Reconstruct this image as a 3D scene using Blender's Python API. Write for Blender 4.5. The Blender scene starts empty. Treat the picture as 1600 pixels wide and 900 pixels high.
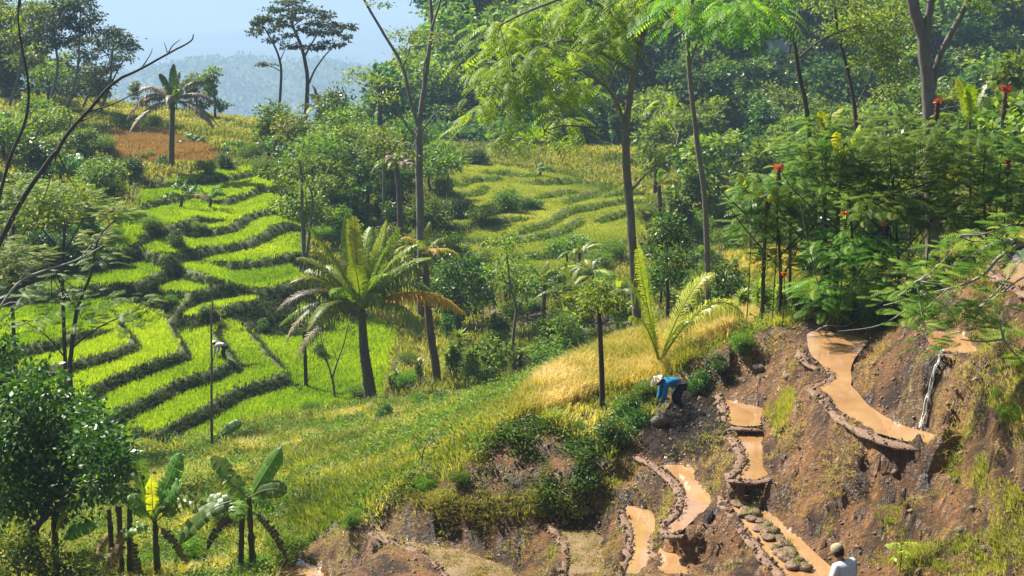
import bpy, math, random
import numpy as np
from mathutils import Vector
from mathutils.geometry import delaunay_2d_cdt
random.seed(7); rng = np.random.default_rng(7)
SC = bpy.context.scene
COL = SC.collection
# ------------------------------------------------------------------ camera model (used to survey the ground from the photo)
F = 2200.0; TH = math.radians(13.55); CT, ST = math.cos(TH), math.sin(TH); CZ = 30.0
def at_h(u, v, h):
    """World point seen at pixel u,v lying h metres below the camera."""
    y = (450 - v) / F
    t = h / (ST - y * CT)
    return (t * (u - 800) / F, t * (CT + y * ST), CZ - h)
def at_y(u, v, Y):
    y = (450 - v) / F
    t = Y / (CT + y * ST)
    return (t * (u - 800) / F, Y, CZ + t * (y * CT - ST))
def project(x, y, z):
    z = z - CZ
    d = y * CT - z * ST; d = np.where(np.abs(d) < 1e-3, 1e-3, d)
    up = y * ST + z * CT
    return 800 + F * x / d, 450 - F * up / d, d
# ------------------------------------------------------------------ noise
def _hash(ix, iy, s):
    n = (ix.astype(np.int64) * 374761393 + iy.astype(np.int64) * 668265263 + s * 974634757) & 0xffffffff
    n = ((n ^ (n >> 13)) * 1274126177) & 0xffffffff
    return ((n ^ (n >> 16)) & 0xffff) / 65535.0
def vnoise(x, y, s=0):
    ix = np.floor(x); iy = np.floor(y); fx = x - ix; fy = y - iy
    fx = fx * fx * (3 - 2 * fx); fy = fy * fy * (3 - 2 * fy)
    a = _hash(ix, iy, s); b = _hash(ix + 1, iy, s); c = _hash(ix, iy + 1, s); d = _hash(ix + 1, iy + 1, s)
    return (a + (b - a) * fx) * (1 - fy) + (c + (d - c) * fx) * fy
def fbm(x, y, o=4, s=0):
    r = 0.0; a = 0.5
    for i in range(o):
        r = r + a * (vnoise(x, y, s + i) - 0.5); x = x * 2.03 + 7.1; y = y * 2.03 + 3.7; a *= 0.5
    return r
def pip(px, py, poly):
    inside = np.zeros(px.shape, bool); n = len(poly); j = n - 1
    for i in range(n):
        xi, yi = poly[i]; xj, yj = poly[j]
        if yi != yj:
            c = ((yi > py) != (yj > py)) & (px < (xj - xi) * (py - yi) / (yj - yi) + xi)
            inside ^= c
        j = i
    return inside
def sstep(a, b, x):
    t = np.clip((x - a) / (b - a), 0, 1); return t * t * (3 - 2 * t)
# ------------------------------------------------------------------ object helpers
def tag(o, label=None, cat=None, group=None, kind=None):
    if label: o['label'] = label
    if cat: o['category'] = cat
    if group: o['group'] = group
    if kind: o['kind'] = kind
    return o
def thing(name, label, cat, loc=(0, 0, 0), rz=0.0, group=None):
    o = bpy.data.objects.new(name, None); COL.objects.link(o)
    o.location = loc; o.rotation_euler = (0, 0, rz); o.empty_display_size = .2
    return tag(o, label, cat, group)
def dup(root, loc, rz=0.0, sc=1.0, label=None, cat=None, group=None, tilt=(0, 0)):
    r = root.copy(); COL.objects.link(r)
    r.location = loc; r.rotation_euler = (tilt[0], tilt[1], rz)
    r.scale = (sc, sc, sc) if not isinstance(sc, tuple) else sc
    tag(r, label, cat, group)
    for ch in list(root.children):
        c = ch.copy(); COL.objects.link(c); c.parent = r
        for g in list(ch.children):
            d = g.copy(); COL.objects.link(d); d.parent = c
    return r
class MB:
    """Collects vertex / face arrays and builds ONE mesh object."""
    def __init__(s): s.v = []; s.f = []; s.c = []; s.n = 0; s.m = []
    def add(s, V, Fc, col=None, mat=0):
        V = np.asarray(V, np.float32).reshape(-1, 3); Fc = np.asarray(Fc, np.int64)
        s.v.append(V); s.f.append(Fc + s.n)
        s.m.append(np.full(len(Fc), mat, np.int32))
        if col is None: col = np.full(len(V), .5)
        s.c.append(np.broadcast_to(np.asarray(col, np.float32), (len(V),)).copy() if np.ndim(col) < 2 else np.asarray(col, np.float32))
        s.n += len(V)
    def mesh(s, name, mats, smooth=True):
        V = np.concatenate(s.v); me = bpy.data.meshes.new(name)
        me.vertices.add(len(V)); me.vertices.foreach_set('co', V.ravel())
        loops = np.concatenate([f.ravel() for f in s.f]); tot = np.concatenate([np.full(len(f), f.shape[1]) for f in s.f])
        me.loops.add(len(loops)); me.loops.foreach_set('vertex_index', loops.astype(np.int32))
        me.polygons.add(len(tot)); st = np.concatenate([[0], np.cumsum(tot)[:-1]])
        me.polygons.foreach_set('loop_start', st.astype(np.int32))
        me.polygons.foreach_set('material_index', np.concatenate(s.m))
        me.polygons.foreach_set('use_smooth', np.full(len(tot), smooth))
        a = me.attributes.new('var', 'FLOAT', 'POINT'); a.data.foreach_set('value', np.concatenate(s.c).astype(np.float32))
        me.update(calc_edges=True)
        for m in (mats if isinstance(mats, (list, tuple)) else [mats]): me.materials.append(m)
        return me
    def build(s, name, mats, parent=None, smooth=True):
        o = bpy.data.objects.new(name, s.mesh(name, mats, smooth)); COL.objects.link(o)
        if parent is not None: o.parent = parent
        return o
def grid_faces(nr, nc, close=False):
    r = np.arange(nr - 1)[:, None]; c = np.arange(nc if close else nc - 1)[None, :]
    c2 = (c + 1) % nc
    return np.stack([(r * nc + c).ravel(), (r * nc + c2).ravel(), ((r + 1) * nc + c2).ravel(), ((r + 1) * nc + c).ravel()], 1)
def tube(mb, pts, rad, n=6, col=.5, rough=0.0, mat=0, caps=True):
    P = np.asarray(pts, float); R = np.atleast_1d(np.asarray(rad, float)); R = np.interp(np.linspace(0, 1, len(P)), np.linspace(0, 1, len(R)), R) if len(R) > 1 else np.full(len(P), R[0])
    T = np.gradient(P, axis=0); T /= np.linalg.norm(T, axis=1)[:, None] + 1e-9
    ref = np.array([1.0, 0, 0]) if abs(T[0, 0]) < .7 else np.array([0, 1.0, 0])
    A = np.cross(T, ref); A /= np.linalg.norm(A, axis=1)[:, None] + 1e-9; B = np.cross(T, A)
    a = np.linspace(0, 2 * math.pi, n, endpoint=False)
    k = R[:, None] * (1 + rough * rng.normal(size=(len(P), n)))
    V = P[:, None] + k[..., None] * (A[:, None] * np.cos(a)[None, :, None] + B[:, None] * np.sin(a)[None, :, None])
    mb.add(V.reshape(-1, 3), grid_faces(len(P), n, True), col, mat)
    if caps:
        for e in (0, len(P) - 1):
            cv = np.concatenate([V[e], P[e:e + 1]]); i = np.arange(n)
            mb.add(cv, np.stack([i, (i + 1) % n, np.full(n, n)], 1), col, mat)
def resample(P, step):
    P = np.asarray(P, float); d = np.linalg.norm(np.diff(P, axis=0), axis=1); L = np.concatenate([[0], np.cumsum(d)])
    n = max(2, int(math.ceil(L[-1] / step)) + 1); s = np.linspace(0, L[-1], n)
    return np.stack([np.interp(s, L, P[:, k]) for k in range(P.shape[1])], 1)
def smooth_line(P, it=2):
    P = np.asarray(P, float)
    for _ in range(it):
        Q = [P[0]]
        for a, b in zip(P[:-1], P[1:]): Q += [a * .75 + b * .25, a * .25 + b * .75]
        Q.append(P[-1]); P = np.array(Q)
    return P
# ------------------------------------------------------------------ materials
class NT:
    def __init__(s, name):
        s.m = bpy.data.materials.new(name); s.m.use_nodes = True; s.t = s.m.node_tree; s.t.nodes.clear()
        s.out = s.n('ShaderNodeOutputMaterial')
    def n(s, ty, **k):
        x = s.t.nodes.new(ty)
        for a, b in k.items():
            if a.startswith('i_'):
                x.inputs[a[2:].replace('_', ' ')].default_value = b
            else: setattr(x, a, b)
        return x
    def l(s, a, b): s.t.links.new(a, b)
    def ramp(s, fac, stops, interp='LINEAR'):
        r = s.n('ShaderNodeValToRGB'); r.color_ramp.interpolation = interp; e = r.color_ramp.elements
        while len(e) < len(stops): e.new(.5)
        for k, (p, c) in enumerate(stops): e[k].position = p; e[k].color = (*c, 1)
        s.l(fac, r.inputs['Fac']); return r.outputs['Color']
    def noise(s, scale, detail=4, rough=.6, co=None):
        x = s.n('ShaderNodeTexNoise'); x.inputs['Scale'].default_value = scale; x.inputs['Detail'].default_value = detail; x.inputs['Roughness'].default_value = rough
        if co is None: co = s.n('ShaderNodeTexCoord').outputs['Object']
        s.l(co, x.inputs['Vector']); return x.outputs['Fac']
    def mix(s, fac, a, b, ty='MIX'):
        x = s.n('ShaderNodeMix', data_type='RGBA', blend_type=ty)
        for q, i in ((fac, 0), (a, 6), (b, 7)):
            if hasattr(q, 'is_output'): s.l(q, x.inputs[i])
            else: x.inputs[i].default_value = q if i == 0 else (*q, 1)
        return x.outputs[2]
    def math(s, op, a, b=0.0):
        x = s.n('ShaderNodeMath', operation=op)
        for q, i in ((a, 0), (b, 1)):
            if hasattr(q, 'is_output'): s.l(q, x.inputs[i])
            else: x.inputs[i].default_value = q
        return x.outputs[0]
    def attr(s, name): return s.n('ShaderNodeAttribute', attribute_name=name)
    def bump(s, h, st, dist=.02):
        b = s.n('ShaderNodeBump'); b.inputs['Strength'].default_value = st; b.inputs['Distance'].default_value = dist
        s.l(h, b.inputs['Height']); return b.outputs['Normal']
    def bsdf(s, col, rough=.7, spec=.3, normal=None):
        p = s.n('ShaderNodeBsdfPrincipled')
        if hasattr(col, 'is_output'): s.l(col, p.inputs['Base Color'])
        else: p.inputs['Base Color'].default_value = (*col, 1)
        if hasattr(rough, 'is_output'): s.l(rough, p.inputs['Roughness'])
        else: p.inputs['Roughness'].default_value = rough
        p.inputs['Specular IOR Level'].default_value = spec
        if normal is not None: s.l(normal, p.inputs['Normal'])
        return p
    def end(s, sh): s.l(sh, s.out.inputs['Surface']); return s.m
def leaf_mat(name, c0, c1, c2=None, trans=.4, rough=.45, spec=.35, tcol=None, noise_scale=.0):
    """Leaf: colour varies by leaf ('var' attribute) and by plant; part of the light passes through the blade."""
    t = NT(name)
    a = t.attr('var').outputs['Fac']
    stops = [(0.0, c0), (1.0, c1)] if c2 is None else [(0.0, c0), (.6, c1), (1.0, c2)]
    col = t.ramp(a, stops)
    oi = t.n('ShaderNodeObjectInfo').outputs['Random']
    hs = t.n('ShaderNodeHueSaturation'); t.l(col, hs.inputs['Color'])
    t.l(t.math('MULTIPLY_ADD', oi, .04), hs.inputs['Hue']); hs.inputs['Hue'].default_value = .5
    nd = hs.inputs['Hue'].links[0].from_node; nd.inputs[2].default_value = .48
    v = t.math('MULTIPLY_ADD', oi, .5); v.node.inputs[2].default_value = .75; t.l(v, hs.inputs['Value'])
    col = hs.outputs['Color']
    p = t.bsdf(col, rough, spec)
    if trans > 0:
        tr = t.n('ShaderNodeBsdfTranslucent')
        tc = t.mix(1.0, col, tcol or (1.7, 1.75, .5), 'MULTIPLY'); t.l(tc, tr.inputs['Color'])
        ms = t.n('ShaderNodeMixShader'); ms.inputs[0].default_value = trans
        t.l(p.outputs[0], ms.inputs[1]); t.l(tr.outputs[0], ms.inputs[2]); return t.end(ms.outputs[0])
    return t.end(p.outputs[0])
def bark_mat(name, c0, c1, scale=3.0):
    t = NT(name); co = t.n('ShaderNodeTexCoord').outputs['Object']
    mp = t.n('ShaderNodeMapping'); mp.inputs['Scale'].default_value = (1, 1, .35); t.l(co, mp.inputs['Vector'])
    f = t.noise(scale, 6, .7, mp.outputs[0]); f2 = t.noise(scale * 7, 4, .6, mp.outputs[0])
    col = t.mix(f2, t.ramp(f, [(.3, c0), (.7, c1)]), c0)
    return t.end(t.bsdf(col, .85, .2, t.bump(f2, .5, .02)).outputs[0])
HAZE = .00042; EXPO = 1.42
# ------------------------------------------------------------------ THE GROUND: survey lines -> TIN -> fan-shaped height field
PTS = []       # (x, y, h)
def put(x, y, h): PTS.append((x, y, h))
def ctl(*a):
    for u, v, h in a:
        p = at_h(u, v, h); put(p[0], p[1], h)
def line(pts, h=None, jit=0.0, step=.008):
    W = []
    for p in pts:
        hh = p[2] if len(p) > 2 else h
        q = at_h(p[0], p[1], hh); W.append((q[0], q[1], hh))
    W = np.array(W); W = resample(W, max(.18, step * W[:, 1].mean()))
    for x, y, hh in W: put(x + jit * random.gauss(0, 1), y + jit * random.gauss(0, 1), hh)
    return W
CREST = []
def riser(crest, hc, hf, run=.2):
    W = line(crest, hc); CREST.append(W)
    T = np.gradient(W[:, :2], axis=0); T /= np.linalg.norm(T, axis=1)[:, None] + 1e-9
    for (x, y, _), (tx, ty) in zip(W, T): put(x + ty * run, y - tx * run, hf if hf > 5 else _ + hf)
# --- paddies on the muddy slope: outline in the photo, metres below the camera
PADDY = {
 'main': (10.0, [(1262,525),(1275,517),(1319,523),(1359,533),(1350,544),(1331,569),(1330,591),(1347,625),(1375,647),(1412,666),(1450,675),(1487,691),(1487,697),(1437,694),(1397,684),(1350,669),(1331,656),(1306,634),(1294,619),(1278,606),(1300,591),(1287,572),(1266,556)]),
 'upper': (8.6, [(1443,536),(1452,522),(1475,517),(1503,520),(1528,551),(1506,556),(1487,551),(1459,541)]),
 'top': (7.3, [(1560,430),(1578,405),(1605,384),(1640,380),(1640,470),(1605,457),(1575,441)]),
 'narrow': (11.3, [(1134,625),(1153,630),(1191,637),(1187,650),(1191,664),(1144,664),(1139,650)]),
 'bright': (11.5, [(1147,681),(1172,680),(1192,681),(1189,698),(1187,726),(1203,743),(1187,748),(1141,745),(1156,729),(1161,707)]),
 'stubble': (12.0, [(1141,784),(1169,784),(1187,791),(1216,811),(1247,842),(1287,876),(1300,886),(1310,905),(1234,905),(1219,882),(1191,851),(1166,820),(1147,798)]),
 'glare': (12.2, [(1031,726),(1081,729),(1087,736),(1083,751),(1094,757),(1109,776),(1100,795),(1081,811),(1056,836),(1041,823),(1059,807),(1066,782),(1067,757),(1050,742)]),
 'lower': (12.9, [(977,789),(1016,798),(1023,814),(1017,839),(1016,870),(1006,895),(1000,905),(972,905),(984,870),(984,839),(980,807)]),
 'small': (12.75, [(1033,859),(1056,864),(1066,873),(1069,886),(1078,905),(1041,905),(1031,879)]),
 'drained': (13.3, [(872,825),(925,828),(941,838),(937,857),(945,870),(944,905),(887,905),(891,870),(884,845)]),
 'wet': (14.0, [(556,823),(594,823),(619,836),(650,845),(712,854),(759,870),(800,886),(806,905),(697,902),(675,876),(650,861),(603,845)]),
 'corner': (15.2, [(447,876),(469,873),(503,893),(520,905),(441,905)]),
}
for k, (h, P) in PADDY.items():
    line(P + [P[0]], h + .02)
def _out(W, d):
    W = np.array(W); T = np.roll(W, -1, 0) - np.roll(W, 1, 0); T /= np.linalg.norm(T, axis=1)[:, None] + 1e-9
    N = np.stack([T[:, 1], -T[:, 0]], 1); ar = np.sum(W[:, 0] * np.roll(W[:, 1], -1) - np.roll(W[:, 0], -1) * W[:, 1])
    return W + N * d * (1 if ar > 0 else -1)
_PW = {k: resample(np.array([at_h(u, v, h)[:2] for u, v in P + [P[0]]]), .2)[:-1] for k, (h, P) in PADDY.items()}
for k, (h, P) in PADDY.items():      # a shoulder of earth under every bund
    R = _out(_PW[k], .24); bad = np.zeros(len(R), bool)
    for q in PADDY:
        if q != k: bad |= pip(R[:, 0], R[:, 1], [tuple(p) for p in _out(_PW[q], .14)])
    bad |= pip(R[:, 0], R[:, 1], [tuple(p) for p in _PW[k]])
    for (x, y), b_ in zip(R, bad):
        if not b_: put(x, y, h - .06)
# bund crest feet / outer banks of the mud terraces
line([(606,776,13.35),(631,772,13.3),(681,776,13.1),(744,782,12.95),(806,786,12.88),(900,789,12.88)], jit=.05)
line([(637,767,13.15),(681,771,13.0),(744,777,12.85),(806,780,12.78),(890,783,12.78)], jit=.04)
line([(637,745,13.0),(659,743,12.95),(697,746,12.85),(712,737,12.7),(728,723,12.4),(753,698,11.95),(790,667,11.8),(837,639,11.85)], jit=.05)
line([(560,828,14.0),(575,840,14.03),(619,852,14.05),(666,871,14.05),(681,884,14.05),(700,905,14.05)])
ctl((545,822,14.15),(515,845,14.35),(500,850,14.5),(480,860,14.9),(560,880,14.6),(530,905,15.0),(590,905,14.95),(600,880,14.5),(640,905,14.75),(530,875,14.75))
ctl((815,895,13.75),(835,850,13.5),(850,830,13.35),(862,860,13.5),(850,905,13.8))
ctl((900,760,12.5),(880,730,12.2),(860,690,11.95),(900,700,12.1),(930,690,12.1),(850,650,11.85),(915,650,11.9),(935,680,12.2))
ctl((930,740,12.45),(960,715,12.25),(975,697,12.1),(945,800,13.2),(950,770,12.8),(958,850,13.25),(953,890,13.3))
line([(1000,717,12.2),(1020,735,12.2),(1040,752,12.22),(1052,772,12.25),(1050,795,12.3),(1030,815,12.35)])
ctl((1010,745,12.6),(1025,770,12.65),(1030,790,12.7),(1005,780,12.75),(985,745,12.6))
ctl((984,700,12.1),(1005,705,12.1),(1031,714,12.1),(1050,722,12.12),(1085,722,12.1))
ctl((1110,750,11.9),(1118,720,11.75),(1100,700,11.8),(1060,690,11.8),(1030,680,11.85),(1000,675,11.95),(1080,660,11.6),(1100,640,11.5),(1120,660,11.5),(1055,650,11.65),(1035,655,11.75),(1060,625,11.5),(1030,640,11.75))
ctl((1115,775,12.15),(1120,800,12.25),(1140,830,12.3),(1110,840,12.55),(1090,840,12.55),(1165,870,12.3),(1130,880,12.65),(1195,900,12.3),(1160,905,12.75),(1095,870,12.7),(1045,845,12.4),(1025,845,12.75))
line([(1068,574,10.95),(1085,560,10.75),(1100,552,10.55),(1130,536,10.3),(1150,528,10.2),(1180,521,10.08),(1215,517,9.98)], jit=.06)
line([(1072,614,11.5),(1090,608,11.4),(1110,604,11.3),(1140,596,11.15),(1180,590,11.0),(1222,580,10.75)], jit=.06)
ctl((1165,612,11.15),(1200,612,11.0),(1240,540,10.15))
ctl((1230,570,10.4),(1245,550,10.05),(1255,600,10.3),(1230,620,10.8),(1215,650,11.1),(1262,640,10.5),(1235,690,11.2),(1290,660,10.45),(1270,720,11.0),(1225,740,11.35),(1330,690,10.5),(1310,740,11.05),(1380,720,10.5),(1365,770,11.0),(1430,735,10.45),(1420,790,10.95),(1480,740,10.35))
ctl((1215,765,11.6),(1240,800,11.7),(1280,830,11.75),(1320,870,11.85),(1300,800,11.35),(1350,830,11.4),(1345,890,11.8),(1390,860,11.4),(1385,800,11.0))
ctl((1400,800,10.95),(1440,870,10.95),(1500,830,10.6),(1480,890,11.0),(1550,830,10.25),(1560,890,10.7),(1610,850,10.0),(1600,905,10.5),(1450,720,10.1),(1520,760,9.95),(1600,790,9.6),(1640,800,9.3),(1540,730,9.5),(1600,740,9.1))
ctl((1505,690,9.8),(1530,660,9.3),(1560,690,9.0),(1600,680,8.6),(1540,600,8.6),(1600,600,8.1),(1560,560,8.1),(1640,560,7.7),(1600,500,7.6),(1560,500,7.9),(1545,470,7.8))
ctl((1370,600,9.5),(1380,560,9.35),(1400,620,9.4),(1440,640,9.2),(1480,650,9.2),(1430,580,8.95),(1480,600,8.9),(1500,580,8.7),(1395,520,9.3),(1420,500,9.0),(1370,500,9.6))
line([(1443,527,8.62),(1452,512,8.62),(1475,508,8.6),(1510,512,8.55)])
ctl((1500,490,8.2),(1520,470,7.9),(1540,455,7.6),(1320,505,9.95),(1280,495,10.0),(1300,480,9.9),(1400,470,9.1),(1350,480,9.5))
# dry rice terrace behind the farmer and its outer edge
line([(800,655,11.85),(812,635,11.85),(850,605,11.85),(900,575,11.85),(960,548,11.85),(1000,533,11.8),(1060,515,11.6),(1110,502,11.3),(1160,488,11.0)])
ctl((900,620,11.85),(940,600,11.85),(980,580,11.75),(1020,560,11.6),(1000,600,11.75),(1040,590,11.5),(1020,620,11.65),(960,640,11.95),(1080,540,11.25),(1130,515,10.9))
# grass slope running down to the valley floor
ctl((760,650,13.0),(720,680,13.0),(690,710,13.2),(640,730,13.4),(600,760,13.8),(560,800,14.2),(520,820,14.8),(470,850,15.4),(430,890,15.6))
ctl((700,650,14.8),(640,690,14.8),(600,720,14.8),(540,760,15.0),(480,800,15.4),(420,850,15.6),(380,900,15.5))
ctl((760,615,15.0),(680,640,16.6),(620,670,16.6),(550,700,16.8),(480,730,17.2),(420,760,17.0),(350,800,16.4),(300,850,16.0),(280,900,15.8))
ctl((660,625,18.6),(600,650,18.8),(520,675,19.0),(450,695,19.4),(380,720,19.2),(320,750,18.4),(250,800,17.2),(180,860,16.6),(150,900,16.0))
line([(180,712,22.3),(225,699,22.35),(300,690,22.2),(360,675,22.2),(440,655,22.2),(520,638,22.1),(590,640,21.9),(640,622,21.8),(700,610,21.6),(780,588,21.6),(860,560,21.4)])
ctl((100,740,21.6),(0,760,21.0),(100,800,19.0),(0,830,18.0),(50,880,16.4),(0,905,16.0),(150,770,19.2),(-150,760,20.5),(-150,880,16.0))
for x, y, h in [(2.5,46,13.6),(3,52,16.5),(4,60,19.5),(5.5,46,13.0),(7,50,14),(9,48,11.8),(9,54,14.5),(9,62,18.2),(14,60,15.5),(14,70,18.5),(20,60,13),(20,72,16),(28,60,9),(28,75,13),(0,50,16.2),(-1.5,45,14.6),(0,58,19.2),
                (12,46,10.4),(17,46,9),(24,45,6.5),(13,52,12),(11,41,9.9),(15,40,8.6),(20,38,6.6),(28,36,3.5),(16,34,6.6),(20,30,4.5),(14,26,7.2),(20,22,4.2),(40,40,0),(45,60,3),(45,80,8)]: put(x, y, h)
# valley floor, terraced rice on the far side of the stream
riser([(225,692),(269,664),(331,632),(372,607),(416,595),(444,586)], 21.8, 22.45)
riser([(446,583,21.8),(434,567,21.68),(416,548,21.48),(397,526,21.25),(380,511,21.05),(397,500,20.95),(419,488,20.85)], None, .28)
riser([(398,454),(440,447),(478,438)], 19.95, 20.3)
riser([(169,651),(219,626),(281,595),(331,581),(369,564)], 21.2, 21.78)
riser([(368,562,21.2),(352,542,20.98),(337,522,20.8)], None, .3)
riser([(125,617),(169,592),(225,570),(291,548),(281,532),(269,510),(259,489)], 20.6, 21.18)
riser([(87,573),(125,564),(162,554),(212,536),(202,520),(189,508)], 20.1, 20.58)
riser([(20,548),(62,539),(97,532),(120,520)], 19.6, 20.1)
riser([(272,473),(300,457),(341,449)], 19.5, 20.35)
riser([(331,486),(359,475),(387,470)], 20.0, 20.6)
riser([(219,442),(256,424),(281,417),(319,428)], 18.9, 19.6)
riser([(20,462),(100,452),(170,444)], 18.8, 19.5)
riser([(60,418),(110,410),(153,405),(187,396),(219,388),(259,397)], 18.0, 18.8)
riser([(291,396),(337,386),(391,377),(434,352),(447,348)], 18.5, 19.05)
riser([(359,411),(403,408),(462,396)], 19.1, 19.6)
riser([(287,364),(328,361),(369,352),(387,336),(459,317)], 18.0, 18.5)
riser([(230,362),(270,352),(310,340)], 17.4, 17.9)
riser([(353,314),(403,296),(440,290)], 17.5, 17.95)
riser([(215,324),(259,311),(300,303)], 17.0, 17.4)
riser([(290,285),(369,274),(419,264)], 16.9, 17.35)
riser([(180,250),(266,246),(320,238)], 16.2, 16.5)
ctl((470,470,20.9),(440,470,20.8),(470,505,21.7),(480,360,19.2),(490,400,19.9),(480,430,20.5),(470,530,22.3),(500,580,22.4),(540,560,22.3),(430,430,19.75),(500,620,22.3),(560,520,22.0))
ctl((500,380,19.8),(490,340,19.3),(480,300,18.4),(520,280,18.2),(560,330,19.6),(520,420,20.7),(600,480,22.2),(620,380,20.9),(640,320,20.6),(560,250,18.6),(600,230,19.2))
ctl((30,400,17.6),(0,350,16.6),(-120,400,16.5),(60,300,15.8),(0,250,14.6),(-120,250,13.6),(0,165,13.8),(60,180,14.6),(-120,165,12.6),(150,200,15.4),(150,270,15.9),(180,300,16.6),(250,190,15.7),(300,200,15.9),(340,200,16.4),(350,225,16.3),(400,212,16.9),(450,225,17.4),(520,225,18.0),(-120,560,19.5),(-120,480,18.5),(0,500,19.2),(0,600,20.6),(60,640,21.2),(60,700,22.0),(-200,650,20.5))
for x, y, h in [(-40,150,16),(-25,150,18),(-12,150,20),(-60,150,14),(-60,110,11),(-60,80,13),(-50,60,17),(-40,45,16.5),(-30,34,14.5),(-90,130,8),(-110,150,8),(-35,22,11),(-70,40,15)]: put(x, y, h)
# second valley terraces (centre)
for cr, ft, h in [([(881,311),(934,297)],[(884,318),(936,304)],20.9),([(912,321),(950,313),(975,309),(1003,310)],[(919,333),(953,327),(978,321),(1005,319)],21.0),([(937,338),(969,330),(1009,327)],[(941,345),(975,337),(1012,334)],21.2),
                  ([(691,350),(744,347),(797,338)],[(691,358),(744,354),(797,345)],20.7),([(819,355),(853,346),(887,325)],[(821,363),(856,353),(891,334)],20.9),([(822,367),(869,359),(906,338)],[(824,377),(873,369),(910,348)],21.2),
                  ([(731,277),(769,274)],[(731,286),(771,281)],20.0),([(709,301),(747,296)],[(709,314),(750,306)],20.3),([(860,300),(885,295)],[(862,304),(888,299)],20.5),([(692,374),(760,374),(810,369)],0,21.3),([(900,396),(940,389),(975,377)],0,21.6),([(850,281),(900,277),(960,286)],0,20.35),([(775,267),(830,268)],0,19.95),([(945,300),(1000,296)],0,20.75),([(705,328),(770,325),(810,316)],0,20.45),([(820,395),(870,392),(905,378)],0,21.5)]:
    riser(cr, h, h + .55, .28)
ctl((700,400,21.5),(760,400,21.7),(820,420,21.9),(900,420,22.0),(960,400,21.8),(1000,370,21.6),(700,450,22.2),(780,480,22.3),(850,480,22.1),(920,470,21.8),(700,520,22.3),(760,540,22.2),(640,560,22.1),(620,600,22.0),(840,520,21.8),(900,510,21.4),(960,500,20.9),(1050,440,21.4),(1150,410,20.6),(1200,400,20.2),(1250,390,19.4),(1320,380,18.6))
ctl((780,260,20.2),(850,275,20.6),(920,270,21.0),(1000,290,21.2),(1060,330,21.3),(1100,350,21.0),(680,260,20.0),(640,250,19.9))
def h_far(x, Y):
    x = np.asarray(x, float); Y = np.asarray(Y, float)
    hR = np.maximum(21.5 - .30 * (Y - 150), -14 + 0 * Y) - 1.2 * fbm(x / 18, Y / 18, 3, 5) * np.clip((Y - 150) / 20, 0, 3)
    hL = np.minimum(300, 20 + .5 * np.maximum(Y - 142, 0))
    s = sstep(-34, 0, x + .0 * Y)
    s = np.where(Y > 420, s * (1 - sstep(420, 900, Y)), s)
    h = hL + (hR - hL) * s
    h = h - 112 * np.exp(-((x + 437) / 345) ** 2 - ((Y - 2300) / 437) ** 2) * (1 + .6 * fbm(x / 160, Y / 210, 4, 3))
    h = h - 84 * np.exp(-((x - 60) / 290) ** 2 - ((Y - 2650) / 460) ** 2) - 52 * np.exp(-((x + 1000) / 310) ** 2 - ((Y - 2870) / 460) ** 2)
    return h - np.where(Y > 3600, 46 * np.maximum(fbm(x / 500, Y / 700, 3, 9), 0), 0)
for Y in (155, 162, 170, 178):
    for x in np.linspace(-150, 150, 61): put(x, Y, float(h_far(x, Y)))
for x in np.arange(-40, 41, 5.0):
    for Y, h in [(-12, 1.7), (0, 1.7), (5, 4.0), (10, 6.6), (15, 9.0), (19, 10.6)]:
        put(x, Y, h - max(0, x) * .06 * min(1, Y / 10) + max(0, -x) * .06 * min(1, Y / 10))
for x, y, h in [(-14,24,13.6),(-8,24,13.2),(-3,24,12.8),(1,24,12.6),(4,23,12.2),(7,22,11.2),(10,21,10.3),(-20,26,13.8),(-4,27.5,13.4),(-8,29,14.2),(0,26.2,13.2)]: put(x, y, h)
# --- triangulate
A = np.array(PTS); key = np.round(A[:, :2] / .04).astype(int)
_, ui = np.unique(key, axis=0, return_index=True); A = A[np.sort(ui)]
vs, es, fs, ov, oe, of_ = delaunay_2d_cdt([Vector((p[0], p[1])) for p in A], [], [], 0, 1e-5)
TV = np.array([(v.x, v.y) for v in vs]); TH_ = np.array([A[o[0], 2] if o else 0 for o in ov])
AP = 10.0
NTc = 640; TT = np.linspace(-.64, .64, NTc)
rows = [-8.0]
while rows[-1] < 16000:
    Y = rows[-1]
    rows.append(Y + (1.0 if Y < 17 else .3 if Y < 23 else max(.085, .0034 * Y) if Y < 180 else .03 * Y))
RY = np.array(rows); NR = len(RY)
H = np.full((NR, NTc), np.nan)
tt = TV[:, 0] / (TV[:, 1] + AP)
for f in fs:
    a, b, c = f
    y0, y1 = min(TV[a, 1], TV[b, 1], TV[c, 1]), max(TV[a, 1], TV[b, 1], TV[c, 1])
    t0, t1 = min(tt[a], tt[b], tt[c]), max(tt[a], tt[b], tt[c])
    r0, r1 = np.searchsorted(RY, y0), np.searchsorted(RY, y1, 'right'); c0, c1 = np.searchsorted(TT, t0), np.searchsorted(TT, t1, 'right')
    if r1 <= r0 or c1 <= c0: continue
    yy = RY[r0:r1, None]; xx = TT[None, c0:c1] * (yy + AP)
    (xa, ya), (xb, yb), (xc, yc) = TV[a], TV[b], TV[c]
    d = (yb - yc) * (xa - xc) + (xc - xb) * (ya - yc)
    if abs(d) < 1e-9: continue
    w0 = ((yb - yc) * (xx - xc) + (xc - xb) * (yy - yc)) / d; w1 = ((yc - ya) * (xx - xc) + (xa - xc) * (yy - yc)) / d; w2 = 1 - w0 - w1
    m = (w0 >= -1e-6) & (w1 >= -1e-6) & (w2 >= -1e-6)
    S = H[r0:r1, c0:c1]; S[m] = (w0 * TH_[a] + w1 * TH_[b] + w2 * TH_[c])[m]
XX = TT[None, :] * (RY[:, None] + AP); YY = np.repeat(RY[:, None], NTc, 1)
HF = h_far(XX, YY)
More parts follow.
